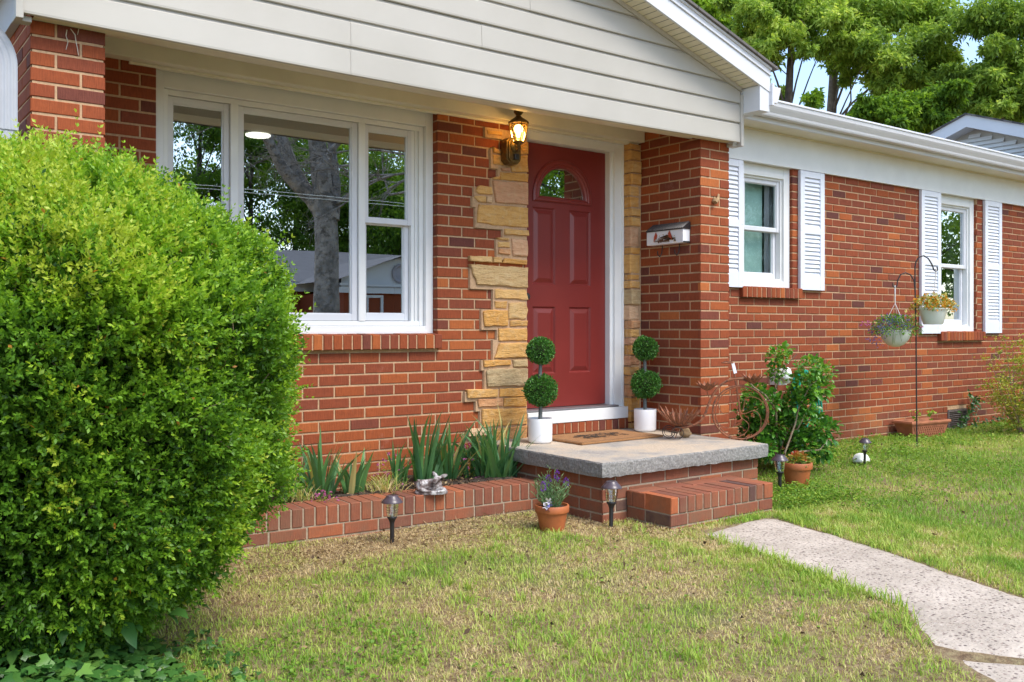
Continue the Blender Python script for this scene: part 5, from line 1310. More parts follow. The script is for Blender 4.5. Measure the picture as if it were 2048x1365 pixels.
def bowl(c, n, r, h, w_, wire, name):
    mb = MB(); c = Vector(c); rr = random.Random(n)
    for k in range(n):
        a = 2*math.pi*k/n+rr.uniform(-.06, .06); d = Vector((math.cos(a), math.sin(a), 0)); s = Vector((-math.sin(a), math.cos(a), 0)); rows = 7; b = len(mb.v)
        hh = h*rr.uniform(.85, 1.1)
        for i in range(rows):
            f = i/(rows-1); p = c+d*(r*f**.85)+Vector((0, 0, hh*f**1.25)); ww = w_*math.sin(min(1, f*1.05+.08)*math.pi)**.7+.001
            if wire: ww *= .45+.7*f
            mb.v += [tuple(p-s*ww+Vector((0, 0, .25*ww))), tuple(p-Vector((0, 0, .35*ww))), tuple(p+s*ww+Vector((0, 0, .25*ww)))]
        for i in range(rows-1):
            q = b+3*i; mb.face([q, q+1, q+4, q+3]); mb.face([q+1, q+2, q+5, q+4])
        if wire:
            for sg in (-1, 1): mb.tube([c+d*(r*f**.8)+s*sg*.4*w_*4*math.sin(f*math.pi)*.6+Vector((0, 0, hh*f**1.3)) for f in (0, .25, .5, .75, 1.)], .0024, 5)
    mb.lathe([(0, -.004), (r*.2, 0), (r*.22, .004), (0, .004)], tuple(c), 14)
    return mb.build(name, M['rust'], bk)
bowl(w2(1505, 768, -.01), 11, .082, .066, .017, False, 'petal_bowl'); bowl(w2(1416, 782, .0), 11, .082, .060, .017, False, 'petal_bowl'); bowl(w2(1360, 856, .0), 18, .150, .125, .013, True, 'petal_basket')
bp = (4.985, 4.115, .362); place(bk, bp, math.atan2(-.65, .76))
mb = MB(); mb.blob((0, 0, .032), (.048, .035, .034), 16, 10, .25, 4); rk = mb.build('rock', M['rock'], smooth=True); tag(rk, 'tan rock propping the small wheel of the rusty plant stand', 'rock')
q = onZ(1376, 876, .36); rk.location = (q.x, q.y+.02, .358)
# ================================================================ PATH LIGHTS
def path_light(label):
    e = empty('solar_path_light', (0, 0, 0), label, 'path light', 'solar lights along the front bed and lawn')
    mb = MB(); mb.lathe([(0, .262), (.020, .261), (.030, .257), (.033, .250), (.046, .238), (.055, .226), (.056, .222), (.052, .220), (.034, .222), (0, .222)], n=28); mb.build('cap', M['solar_top'], e, smooth=True)
    mb = MB(); mb.box(-.014, .014, -.014, .014, .2605, .2625); mb.build('solar_cell', M['dark'], e)
    mb = MB(); mb.lathe([(.036, .222), (.034, .20), (.029, .165), (.024, .150)], n=24); mb.lathe([(.034, .222), (.032, .20), (.027, .165), (.022, .151)], n=24)
    for z, r in ((.20, .0345), (.185, .0325), (.172, .0308)): mb.tube([(r*math.cos(a), r*math.sin(a), z) for a in np.linspace(0, 6.283, 25)[:-1]], .0008, 4, closed=True)
    mb.build('lens', M['glass_light'], e, smooth=True)
    mb = MB(); mb.lathe([(0, .152), (.025, .151), (.026, .145), (.017, .132), (.0125, .118), (.0115, .11), (.0105, -.03), (0, -.03)], n=16); mb.build('stake', M['dark'], e, smooth=True)
    mb = MB(); mb.lathe([(0, .150), (.006, .150), (.006, .16), (0, .165)], n=10); mb.build('led', M['white_plastic'], e)
    return e
L1 = path_light('solar path light standing in front of the flower bed wall, leftmost of the four')
labs = ['tilted solar path light standing between the lavender pot and the brick step', 'solar path light at the right end of the brick step beside the terracotta pot', 'small leaning solar path light out on the lawn in front of the white ornament']
Ls_ = [L1]+[copy_tree(L1) for _ in labs]
for o, l in zip(Ls_[1:], labs): o['label'] = l
for o, (px, py, z, sc, ax, ay) in zip(Ls_, ((784, 1090, .0, 1.0, 0, .03), (1222, 1060, .0, 1.05, .03, .10), (1560, 988, .0, 1.03, 0, .03), (1729, 932, .03, .86, 0, -.06))):
    p = onZ(px, py, z); o.location = (p.x, p.y, z-.005); o.scale = (sc, sc, sc); o.rotation_euler = (-ay*.6+ax, ay*.8, .3)
wo = onZ(1736, 926, .05); mb = MB(); mb.blob((0, 0, .028), (.070, .055, .048), 16, 10, .2, 6); o = mb.build('garden_ornament', M['white_plastic'], smooth=True)
tag(o, 'small rounded white ornament sitting in the grass behind a path light', 'ornament'); o.location = (wo.x+.03, wo.y+.08, .04)

# ================================================================ TERRACOTTA POTS
def tpot(e, R1, H, mat):
    r0 = R1*.66; rt = R1*.90
    mb = MB(); mb.lathe([(0, .0), (r0, 0), (rt, H*.76), (R1*.985, H*.765), (R1, H*.79), (R1, H*.985), (R1*.98, H), (R1*.90, H), (R1*.885, H*.97), (R1*.86, H*.90), (0, H*.90)], n=40); mb.build('pot', mat, e, smooth=True)
    mb = MB(); mb.lathe([(R1*.87, H*.905), (R1*.5, H*.92), (0, H*.915)], n=18); mb.build('soil', M['soil'], e)
lv = empty('lavender_pot', (0, 0, 0), 'lavender with purple flower heads in a terracotta pot on the lawn by the bed', 'potted plant'); tpot(lv, .094, .158, M['terracotta'])
M['lav'] = leafmat('lavender_leaf', [(0, (.09, .17, .07)), (.5, (.18, .30, .12)), (1, (.30, .44, .20))], .25, .6, .2)
Ps, Ds = [], []; mb = MB(); rr = random.Random(2)
for k in range(46):
    a = rr.uniform(0, 6.28); f = rr.random()**.6; tip = Vector((.105*f*math.cos(a), .105*f*math.sin(a), .145+rr.uniform(.09, .23)*(1-.35*f))); base = Vector((tip.x*.35, tip.y*.35, .14)); mb.tube([base, base.lerp(tip, .5)+Vector((0, 0, .01)), tip], [.0016, .0014, .001], 4, cap=False)
    for i in range(16):
        g_ = (i+1)/16; p = base.lerp(tip, g_); th = rr.uniform(0, 6.28); Ps.append(p); Ds.append((math.cos(th)*.75, math.sin(th)*.75, .75))
mb.build('stems', M['lav'], lv); L = rng.uniform(.018, .036, len(Ps)); leaves('foliage', np.array(Ps), np.array(Ds), L, L*.13+.001, rng.random(len(Ps)), M['lav'], lv, droop=.05)
for (x, y, z) in ((-.085, -.03, .27), (-.005, -.05, .325), (-.025, .0, .295), (.075, -.03, .275)):
    d = rand_dir(60); d[:, 2] *= 1.4; P = d*np.array([.010, .010, .016])+np.array([x, y, z]); L = rng.uniform(.007, .012, 60); leaves('flower_head', P, d+np.array([0, 0, .5]), L, L*.6, rng.random(60), M['petal']['violet'], lv)
    mb = MB(); mb.tube([(x*.5, y*.5, .15), (x*.9, y*.9, z-.04), (x, y, z)], .0013, 4); mb.build('flower_stem', M['lav'], lv)
P = np.array([[-.082, -.05, .165], [-.070, -.055, .19]]); flowers(P, .024, M['petal']['white'], 'pansy_flower', lv, 5, np.array([[-.6, -1, .3], [-.5, -1, .4]])); flowers(P+np.array([.006, -.006, -.012]), .02, M['petal']['blue'], 'pansy_flower', lv, 4, np.array([[-.4, -1, .1], [-.5, -1, .0]]))
p = onZ(1104, 1066, .0); place(lv, (p.x, p.y, -.004))
co = empty('coleus_pot', (0, 0, 0), 'terracotta pot of red and green leaves at the right of the porch steps', 'potted plant'); tpot(co, .104, .185, M['terracotta'])
M['coleus'] = leafmat('coleus_leaf', [(0, (.09, .20, .03)), (.4, (.28, .34, .05)), (.65, (.45, .20, .04)), (1, (.40, .05, .03))], .3, .4, .4)
n = 260; d = rand_dir(n, .5); d[:, 2] = abs(d[:, 2]); P = d*np.array([.085, .085, .085])*(rng.random((n, 1))**.4)+np.array([0, 0, .165]); L = rng.uniform(.02, .038, n)
V, F, T = leaf8(P, d+rng.normal(size=d.shape)*.3, L, L*.55, np.clip((P[:, 2]-.165)/.085*.9+rng.normal(0, .18, n), 0, 1)); np_mesh('foliage', V, F, T, M['coleus'], co)
p = onZ(1594, 978, .0); place(co, (p.x, p.y, 0.0))

# ================================================================ STONE FAWN
M['statue'] = NT('weathered_statue'); t = M['statue']; n1 = t.noise(22, 5); n2 = t.noise(60, 5)
t.base(t.ramp(t.math('ADD', t.math('MULTIPLY', n1, .6), t.math('MULTIPLY', n2, .4)), [(.42, (.09, .06, .055)), (.5, (.24, .20, .19)), (.57, (.52, .50, .49))])); t.rough(.8); t.bump(n2, .4, .003); M['statue'] = t.m
def skinmesh(name, V, E, Rd, mat, parent=None, sub=2, root=0):
    me = bpy.data.meshes.new(name); me.from_pydata(V, E, []); me.materials.append(mat); o = bpy.data.objects.new(name, me); COL.objects.link(o)
    s = o.modifiers.new('skin', 'SKIN'); s.use_smooth_shade = True
    if not me.skin_vertices: me.skin_vertices.new()
    for i, r in enumerate(Rd):
        r = r if isinstance(r, tuple) else (r, r); me.skin_vertices[0].data[i].radius = r; me.skin_vertices[0].data[i].use_root = (i == root)
    q = o.modifiers.new('sub', 'SUBSURF'); q.levels = sub; q.render_levels = sub
    if parent: setpar(o, parent)
    return o
fe = empty('fawn_statue', (0, 0, 0), 'weathered stone fawn lying curled on the flower bed wall', 'statue')
# local x to the viewer's right, -y towards the viewer
mb = MB()
mb.lathe([(0, 0), (.090, 0), (.094, .008), (.090, .018), (0, .02)], (0, .0, 0), 26, sx=1, sy=.48)
mb.build('base', M['statue'], fe, smooth=True)
V = [(-.062, .008, .042), (-.030, .014, .050), (.005, .014, .048), (.030, .008, .056), (.042, -.002, .076), (.036, -.010, .092), (.022, -.026, .078), (.008, -.036, .060),
     (-.060, -.022, .026), (-.030, -.036, .020), (.0, -.040, .018), (.050, -.010, .030), (.080, -.018, .024), (.060, -.036, .018), (.030, -.042, .017)]
E = [(0, 1), (1, 2), (2, 3), (3, 4), (4, 5), (5, 6), (6, 7), (0, 8), (8, 9), (9, 10), (3, 11), (11, 12), (12, 13), (13, 14)]
skinmesh('body', V, E, [.036, .036, .031, .024, .018, .021, .018, .0115, .022, .0095, .008, .016, .010, .008, .007], M['statue'], fe, 2, 1)
for s, p0 in ((1, (.050, -.004, .098)), (-1, (.022, .004, .104))):
    mb = MB(); m = Matrix.Rotation(-.35 if s > 0 else .9, 3, 'Y'); mb.blob(p0 if s < 0 else (.068, -.006, .098), (.024, .006, .0115), 12, 8, 0, 0, .5, 0, m); mb.build('ear', M['statue'], fe, smooth=True)
p = onZ(872, 990, .182); place(fe, (p.x, p.y+.05, .181), -.62+.1)

# ================================================================ BROADLEAF SHRUB behind the stoop
M['broad'] = leafmat('broad_leaf', [(0, (.035, .12, .02)), (.45, (.09, .27, .03)), (.8, (.20, .42, .04)), (.95, (.36, .48, .06)), (1, (.48, .28, .08))], .3, .30, .55)
sh = empty('leafy_shrub', (6.05, 4.5, 0), 'loose glossy green shrub with bare pale stems growing between the porch and the shuttered window', 'shrub')
def sp(px, py, t=7.05): return atT(px, py, t)
bs = sp(1568, 925, 7.2); bs.z = 0
stems = [[(1548, 900), (1541, 850), (1545, 800), (1556, 765), (1568, 735), (1594, 708)], [(1548, 880), (1550, 820), (1551, 760), (1549, 715), (1556, 690)], [(1570, 905), (1590, 850), (1598, 815), (1620, 772), (1636, 760)],
         [(1572, 900), (1605, 840), (1618, 815), (1631, 795)], [(1580, 905), (1610, 885), (1626, 862), (1648, 845)], [(1552, 820), (1530, 790), (1508, 775), (1494, 760)], [(1560, 900), (1572, 870), (1590, 840)], [(1545, 900), (1520, 860), (1500, 830), (1490, 810)], [(1585, 905), (1640, 900), (1655, 880)]]
mb = MB(); rr = random.Random(9); SP = []
for k, st in enumerate(stems):
    pts = [bs+Vector((rr.uniform(-.05, .05), rr.uniform(-.05, .05), -.02))]+[sp(x, y, 7.05+.25*math.sin(k*2.1)+rr.uniform(-.03, .03)) for x, y in st]; n = len(pts); mb.tube(pts, [.0085*(1-.75*i/n) for i in range(n)], 6); SP += pts[1:]
mb.build('stems', M['twig'], sh, smooth=True)
blobs = [(1556, 712, .10, 130), (1552, 745, .09, 90), (1570, 700, .06, 40), (1620, 735, .12, 150), (1648, 745, .10, 110), (1605, 770, .13, 170), (1635, 775, .11, 120), (1510, 785, .10, 90), (1530, 800, .11, 120), (1500, 830, .12, 120), (1570, 820, .15, 200), (1600, 810, .14, 170), (1540, 850, .15, 200), (1580, 860, .17, 240), (1620, 850, .14, 170), (1650, 860, .11, 110), (1510, 870, .13, 150), (1560, 890, .16, 190), (1610, 890, .14, 170), (1645, 895, .10, 80), (1525, 900, .10, 110), (1490, 800, .05, 30)]
Ps, Ds, Ls, Ts = [], [], [], []
for (x, y, r, n) in blobs:
    c = np.array(sp(x, y, 7.05+rr.uniform(-.2, .25))); n = int(n*1.45); d = rand_dir(n); P = c+d*r*(rng.random((n, 1))**.45)*np.array([.85, .95, .8]); P[:, 1] = np.minimum(P[:, 1], 5.05); P[:, 2] = np.maximum(P[:, 2], .03)
    Ps.append(P); Ds.append(d+np.array([-.15, -.35, .25])+rng.normal(size=d.shape)*.4); Ls.append(rng.uniform(.028, .062, n)*(.75 if y < 760 else 1.05)); Ts.append(np.clip(rng.normal(.62 if y < 790 else .40, .2, n), 0, .97))
P = np.concatenate(Ps); L = np.concatenate(Ls); V, F, T = leaf8(P, np.concatenate(Ds), L, L*.62, np.concatenate(Ts), .16, .2); np_mesh('foliage', V, F, T, M['broad'], sh, smooth=False)
# strappy pale plant at the porch foot
pc = onZ(1528, 935, .02); e = empty('strappy_plant', (pc.x, pc.y, 0), 'pale green rosette plant squeezed between the porch corner and the terracotta pot', 'plant'); mb = MB()
for k in range(60): blade(mb, (pc.x+random.gauss(0, .05), pc.y+random.gauss(0, .04), random.choice([0, .08, .16])), random.uniform(0, 6.28), random.uniform(.07, .13), .012, random.uniform(.6, 1.3), random.uniform(.5, 1), .6, 5)
mb.build('leaves', M['weed'], e)
# ================================================================ HOSE on a holder
M['hose'] = simple('green_hose', (.0, .24, .15), .35, .1, 20, .05)
hs = empty('garden_hose', (6.6, 5.0, .6), 'green garden hose looped over a white wall holder half hidden behind the glossy shrub', 'hose'); mb = MB(); hc = onY(1603, 795, 5.0)
for k in range(5):
    ry = .24+.016*k; rx = .13+.010*k; mb.tube([(hc.x+rx*math.cos(a)+.004*k, 5.0-.018*k+.01*math.sin(3*a), hc.z+ry*math.sin(a)-.02*k) for a in np.linspace(0, 6.283, 41)[:-1]], .0095, 8, closed=True)
mb.build('hose_coil', M['hose'], hs, smooth=True)
hw = onY(1570, 752, 4.98); mb = MB(); mb.blob((hw.x, 4.97, hw.z), (.06, .05, .06), 16, 10, .25, 3); mb.box(hw.x-.05, hw.x+.05, 5.0, 5.098, hw.z-.08, hw.z+.06); mb.build('hose_holder', M['white_plastic'], hs, smooth=True, bevel=0)

# ================================================================ SHEPHERD'S HOOK AND HANGING BASKETS
T0 = 8.27; base = onZ(1833, 897, .045); U = Vector((.8017, -.5977, 0)); km = T0/FPX
hk = empty('shepherd_hook', (base.x, base.y, .04), 'tall black iron double shepherd hook standing on the lawn before the second shuttered window', 'plant hook')
def hp(px, py, d=0): return base+U*((px-1833)*km)+Vector((0, 0, CZ-(py-655)*km-base.z))+Vector((.5977, .8017, 0))*d
mb = MB(); mb.tube([hp(1834, 905), hp(1833, 800), hp(1832, 660), hp(1830, 560), hp(1830, 535), hp(1832, 524), hp(1838, 515), hp(1847, 512), hp(1857, 518), hp(1864, 530), hp(1868, 541), hp(1872, 544), hp(1875, 540), hp(1874, 534)], .0062, 8)
mb.tube([hp(1831, 625), hp(1830, 580), hp(1828, 562), hp(1821, 550), hp(1811, 546), hp(1801, 550), hp(1795, 562), hp(1794, 572), hp(1790, 577), hp(1786, 573), hp(1786, 567)], .0055, 8)
for s in (-1, 1): mb.tube([hp(1833+10*s, 905), hp(1833+10*s, 893), hp(1833, 893)], .004, 6)
mb.build('pole', M['black_iron'], hk, smooth=True)
M['netcord'] = simple('white_hanger', (.72, .70, .66), .5, .05)
def basket(name, px, py_rim, ww, prof, hook, label):
    e = empty(name, tuple(hp(px, py_rim)), label, 'hanging basket'); c = hp(px, py_rim); mb = MB(); mb.lathe(prof, tuple(c), 32); mb.build('bowl', M['white_plastic'], e, smooth=True)
    mb = MB(); h = hp(*hook); knot = h+(c-h)*.42+Vector((0, 0, .02))
    for a in (.3, 2.4, 4.5): mb.tube([h, knot, c+Vector((ww*math.cos(a), ww*math.sin(a), 0))], .0022, 5)
    mb.tube([h+Vector((0, 0, .012)), h-Vector((0, 0, .02)), knot], [.006, .006, .004], 8)
    mb.build('hanger', M['netcord'], e); return e, np.array(c)
R_ = .132; e1, c1 = basket('hanging_basket', 1791, 663, R_*.95, [(0, -.140), (.03, -.138), (.075, -.115), (.110, -.075), (.128, -.03), (R_, 0), (R_+.006, .004), (R_, .008), (.122, 0), (0, -.02)], (1790, 574), 'white bowl basket spilling blue and violet flowers, hanging from the lower hook')
R2 = .120; e2, c2 = basket('hanging_basket', 1866, 618, R2*.95, [(0, -.140), (.078, -.139), (.084, -.132), (R2-.004, -.012), (R2+.006, -.008), (R2+.006, .006), (R2, .006), (R2-.006, 0), (0, -.02)], (1872, 541), 'white tapered basket of yellow orange flowers hanging from the upper hook')
M['trail'] = leafmat('trailing_leaf', [(0, (.05, .14, .02)), (.5, (.13, .28, .035)), (1, (.28, .46, .08))], .3, .45, .3)
def mop(c, n, rx, rz, off, par, L0, droop=0.0, tint=(.2, .8)):
    d = rand_dir(n, .25); P = c+d*np.array([rx, rx, rz])*(rng.random((n, 1))**.4)+off; P[:, 2] -= droop*np.maximum(np.hypot(P[:, 0]-c[0], P[:, 1]-c[1])-rx*.6, 0); L = rng.uniform(*L0, n)
    V, F, T = leaf8(P, d+rng.normal(size=d.shape)*.4, L, L*.5, rng.uniform(*tint, n)); np_mesh('foliage', V, F, T, M['trail'], par); return P
P1 = mop(c1, 2200, .225, .095, np.array([0, 0, .055]), e1, (.012, .026), .7)
s_ = P1[rng.random(len(P1)) < .20]; right = s_@np.array([.8017, -.5977, 0]) > (c1@np.array([.8017, -.5977, 0])+.08)
flowers(s_[~right]+rng.normal(0, .012, (int((~right).sum()), 3)), .0085, M['petal']['blue'], 'flower', e1); s3 = P1[rng.random(len(P1)) < .05]; flowers(s3+rng.normal(0, .02, s3.shape), .009, M['petal']['violet'], 'flower', e1)
U3 = np.array([.8017, -.5977, 0]); 
P = c1+rng.normal(0, 1, (16, 3))*np.array([.02, .02, .03])-U3*-.20+np.array([0, 0, .02]); flowers(P, .016, M['petal']['hot_pink'], 'flower', e1)
P = c1+rng.normal(0, .022, (10, 3))+U3*.15+np.array([0, 0, .13]); flowers(P, .018, M['petal']['pale_yellow'], 'flower', e1)
P = c1+rng.normal(0, 1, (14, 3))*np.array([.02, .02, .03])-U3*.25+np.array([0, 0, .07]); flowers(P, .012, M['petal']['pink'], 'flower', e1)
P = c1+rng.normal(0, 1, (60, 3))*np.array([.035, .035, .03])-U3*.19+np.array([0, 0, -.08]); flowers(P, .008, M['petal']['blue'], 'flower', e1)
mb = MB()
for k in range(7):
    a = random.uniform(3.4, 5.6); p0 = Vector(c1)+Vector((.125*math.cos(a), .125*math.sin(a), 0)); mb.tube([p0, p0+Vector((.01*math.cos(a), .01*math.sin(a), -.05)), p0+Vector((random.uniform(-.05, .05), 0, -random.uniform(.08, .13)))], .0012, 4)
mb.build('trailing_stem', M['trail'], e1)
P2 = mop(c2, 700, .19, .07, np.array([0, 0, .05]), e2, (.012, .026), .5)
s_ = P2[rng.random(len(P2)) < .28]; flowers(s_+rng.normal(0, .014, s_.shape), .018, M['petal']['orange'], 'flower', e2); s_ = P2[rng.random(len(P2)) < .16]; flowers(s_+rng.normal(0, .018, s_.shape), .016, M['petal']['pale_yellow'], 'flower', e2)
# ================================================================ RECTANGULAR TERRACOTTA TROUGH
tr = empty('terracotta_trough', (0, 0, 0), 'rectangular terracotta trough with lattice relief standing against the brick wall by the hook', 'planter trough'); mb = MB()
def frus(mb, w0, d0, w1_, d1, z0, z1):
    v = [(sx*w0, sy*d0, z0) for sx, sy in ((-1, -1), (1, -1), (1, 1), (-1, 1))]+[(sx*w1_, sy*d1, z1) for sx, sy in ((-1, -1), (1, -1), (1, 1), (-1, 1))]
    mb.add(v, [(3, 2, 1, 0)]+[(i, (i+1) % 4, 4+(i+1) % 4, 4+i) for i in range(4)])
frus(mb, .235, .075, .285, .100, 0, .135)
v = []
for w_, d_, z in ((.285, .10, .135), (.300, .112, .136), (.305, .116, .150), (.300, .112, .165), (.282, .094, .165), (.270, .085, .12)): v.append([(sx*w_, sy*d_, z) for sx, sy in ((-1, -1), (1, -1), (1, 1), (-1, 1))])
for A_, B2_ in zip(v, v[1:]): mb.add(A_+B2_, [(i, (i+1) % 4, 4+(i+1) % 4, 4+i) for i in range(4)])
for i in range(15):       # raised lattice
    for s in (1, -1):
        x = -.225+.45*i/14; mb.tube([(max(-.24, min(.24, x-.03*s)), -.082, .03), (max(-.25, min(.25, x+.03*s)), -.098, .115)], .0045, 5)
mb.build('trough', M['terracotta_old'], tr)
mb = MB(); mb.add([(-.27, -.085, .13), (.27, -.085, .13), (.27, .085, .13), (-.27, .085, .13)], [(0, 1, 2, 3)]); mb.build('soil', M['soil'], tr)
n = 26; P = np.stack([np.where(rng.random(n) < .6, rng.normal(-.09, .04, n), rng.normal(.14, .02, n)), rng.normal(0, .03, n), rng.uniform(.15, .26, n)], 1); D = rand_dir(n, .3); L = rng.uniform(.03, .05, n); V, F, T = leaf8(P, D, L, L*.7, rng.uniform(.4, 1, n)); tag(np_mesh('seedlings', V, F, T, M['weed'], tr), kind='stuff')
pt = onZ(1834, 872, .05); place(tr, (pt.x+.02, min(pt.y+.02, 4.93), .045), -.10)
# ================================================================ YELLOW GREEN SHRUB, ivy on the vent
M['azalea'] = leafmat('yellow_green_leaf', [(0, (.12, .22, .03)), (.5, (.36, .40, .04)), (.85, (.55, .50, .06)), (1, (.48, .20, .05))], .35, .45, .3)
ys = empty('yellow_green_shrub', (9.75, 4.45, 0), 'airy yellow green shrub at the right edge in front of the brick wall', 'shrub'); mb = MB(); Ps, Ds = [], []; c = Vector((9.86, 4.42, .04)); rr = random.Random(12)
for k in range(26):
    a = rr.uniform(0, 6.28); r = rr.uniform(.25, .72); h = rr.uniform(.35, 1.02) if k % 3 else rr.uniform(.8, 1.05); tip = c+Vector((r*math.cos(a)*(1.3-h*.6), r*math.sin(a)*.75, h)); tip.y = min(tip.y, 5.0); c0_ = c+Vector((.14*math.cos(a), .10*math.sin(a), 0)); mid = c0_.lerp(tip, .5)+Vector((.06*math.cos(a), 0, .02)); mb.tube([c0_, mid, tip], [.006, .0045, .0015], 5)
    for j in range(9):
        p = (mid.lerp(tip, (j-2)/6) if j > 1 else c0_.lerp(mid, .5+.25*j))+Vector((rr.gauss(0, .05), rr.gauss(0, .05), rr.gauss(0, .03)))
        for q in range(34): Ps.append((p.x+rr.gauss(0, .05), min(5.05, p.y+rr.gauss(0, .05)), max(.05, p.z+rr.gauss(0, .018)))); Ds.append((rr.gauss(0, 1), rr.gauss(0, 1), rr.gauss(.5, .5)))
mb.build('branches', M['twig'], ys); L = rng.uniform(.018, .034, len(Ps)); leaves('foliage', np.array(Ps), np.array(Ds), L, L*.55, np.clip(rng.normal(.5, .25, len(Ps)), 0, 1), M['azalea'], ys)
Ps, Ds = [], []
for st in ([(9.65, .05), (9.75, .14), (9.8, .22), (9.95, .33), (10.05, .28)], [(9.85, .03), (9.98, .15), (9.88, .32), (9.8, .40)], [(9.55, .0), (9.6, .1), (9.7, .16)], [(10.0, .0), (10.3, .08), (10.6, .12), (10.9, .1)]):
    for (x0_, z0_), (x1_, z1_) in zip(st, st[1:]):
        for q in range(16): f = rr.random(); Ps.append((x0_+(x1_-x0_)*f+rr.gauss(0, .03), 5.06-rr.uniform(0, .05), z0_+(z1_-z0_)*f+rr.gauss(0, .02)+.02)); Ds.append((rr.gauss(0, 1), -.6, rr.gauss(-.1, .6)))
L = rng.uniform(.03, .05, len(Ps)); V, F, T = leaf8(np.array(Ps), np.array(Ds), L, L*.7, rng.uniform(0, .7, len(Ps)), N0=np.tile([0, -1., .2], (len(Ps), 1))); tag(np_mesh('climbing_ivy', V, F, T, M['ivy']), 'dark ivy climbing over the foundation vent on the brick wall', 'ivy')

# ================================================================ TREES
M['oak'] = leafmat('willow_oak_leaf', [(0, (.09, .16, .025)), (.4, (.26, .40, .06)), (.7, (.47, .62, .12)), (1, (.74, .80, .20))], .5, .55, .2)
M['oak_dark'] = leafmat('dark_tree_leaf', [(0, (.04, .09, .014)), (.5, (.14, .27, .03)), (1, (.34, .52, .05))], .5, .55, .2)
def tree(name, label, cat, base, H, CR, ncl, nleaf, LS, mat, trad, seed, trunk=None, clz=(.3, 1.), lean=(0, 0), group=None, bark='bark', clr=(.9, 1.7), narrow=.42, centers=None, tintb=0, droop=.35):
    rr = random.Random(seed); e = empty(name, base, label, cat, group); B = Vector(base); mb = MB(); n = 9
    tp = [B+Vector((lean[0]*f*f*H+.12*math.sin(5*f+seed), lean[1]*f*f*H+.1*math.sin(4*f+2*seed), H*.9*f)) for f in [i/n for i in range(n+1)]]
    mb.tube(tp, [trad*(1-.88*(i/n))+(.25*trad if i == 0 else 0) for i in range(n+1)], 9)
    cl = []
    if centers: cl = [(Vector(c_), r_) for c_, r_ in centers]
    for k in range(ncl):
        z = rr.uniform(*clz); a = rr.uniform(0, 6.28); env = CR*math.sin(math.pi*min(.97, max(.12, (z-clz[0]*.6)/(1.08-clz[0]*.6))))**.7; r = env*rr.uniform(.35, 1)
        p = tp[min(n, int(z*n))]+Vector((r*math.cos(a), r*math.sin(a), rr.uniform(-.3, .3)*CR*.3)); p.z = B.z+z*H; cl.append((p, rr.uniform(*clr)))
    for ci, (p, r) in enumerate(cl):
        if r < .42: continue
        f = max(.18, min(.95, (p.z-B.z)/H*.95-.10+rr.uniform(-.05, .05))); i = f*n; q = tp[int(i)].lerp(tp[min(n, int(i)+1)], i-int(i)); m = q.lerp(p, .5)+Vector((rr.gauss(0, .2), rr.gauss(0, .2), rr.uniform(-.1, .5))); rt = trad*.20*(1-f*.5)
        mb.tube([q, q.lerp(m, .5)+Vector((0, 0, .1)), m, m.lerp(p, .6), p], [rt, rt*.8, rt*.55, rt*.35, rt*.12], 6)
        for _ in range(3):
            d = Vector((rr.gauss(0, 1), rr.gauss(0, 1), rr.gauss(.1, .6))).normalized()*r*.9; mb.tube([m.lerp(p, rr.uniform(.3, 1)), p+d*.5, p+d], [rt*.2, rt*.12, .006], 4)
    mb.build('trunk', M[bark], e, smooth=True)
    tot = sum(r*r for _, r in cl); Ps, Ds, Ts = [], [], []
    for p, r in cl:
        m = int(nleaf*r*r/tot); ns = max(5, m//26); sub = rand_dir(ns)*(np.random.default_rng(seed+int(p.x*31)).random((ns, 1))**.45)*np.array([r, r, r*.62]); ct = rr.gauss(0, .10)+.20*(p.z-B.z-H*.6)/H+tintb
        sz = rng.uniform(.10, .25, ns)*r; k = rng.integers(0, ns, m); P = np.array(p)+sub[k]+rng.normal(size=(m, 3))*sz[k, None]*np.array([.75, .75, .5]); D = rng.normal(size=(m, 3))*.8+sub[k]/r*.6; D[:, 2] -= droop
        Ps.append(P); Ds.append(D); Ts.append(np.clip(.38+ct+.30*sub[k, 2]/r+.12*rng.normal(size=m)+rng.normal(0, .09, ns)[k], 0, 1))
    P = np.concatenate(Ps); L = rng.uniform(LS*.7, LS*1.25, len(P)); leaves('crown', P, np.concatenate(Ds), L, L*narrow, np.concatenate(Ts), M[mat], e, droop=.2, broad=.4); return e
def vp(px, py, t): p = atT(px, py, t); return p
def bz(px, t, z=0): d = _dir(px); return (d[0]*t, d[1]*t, z)
def C(*l):
    rr = random.Random(len(l)); out = []
    for px, py, t, r in l:
        out.append((tuple(atT(px, py, t)), r*.62))
        for _ in range(2):
            a = rr.uniform(0, 6.28); out.append((tuple(atT(px+60*r*math.cos(a)*.9, py+45*r*math.sin(a)*.8, t+rr.uniform(-1, 1))), r*rr.uniform(.22, .36)))
    return out
GB = 'trees behind the house'
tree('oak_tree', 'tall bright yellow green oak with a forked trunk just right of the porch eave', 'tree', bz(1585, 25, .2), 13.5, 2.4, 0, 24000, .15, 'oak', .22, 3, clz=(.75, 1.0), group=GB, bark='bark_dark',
     centers=C((1500, 20, 25, 1.0), (1560, 60, 24.5, 1.1), (1610, 40, 25, 1.2), (1530, 110, 25, .75), (1600, 95, 24.5, .55), (1645, 90, 25, .9), (1570, 0, 25, 1.3), (1640, 0, 25.5, 1.1), (1490, 70, 25.5, .7), (1555, 195, 26, .45)), tintb=.16)
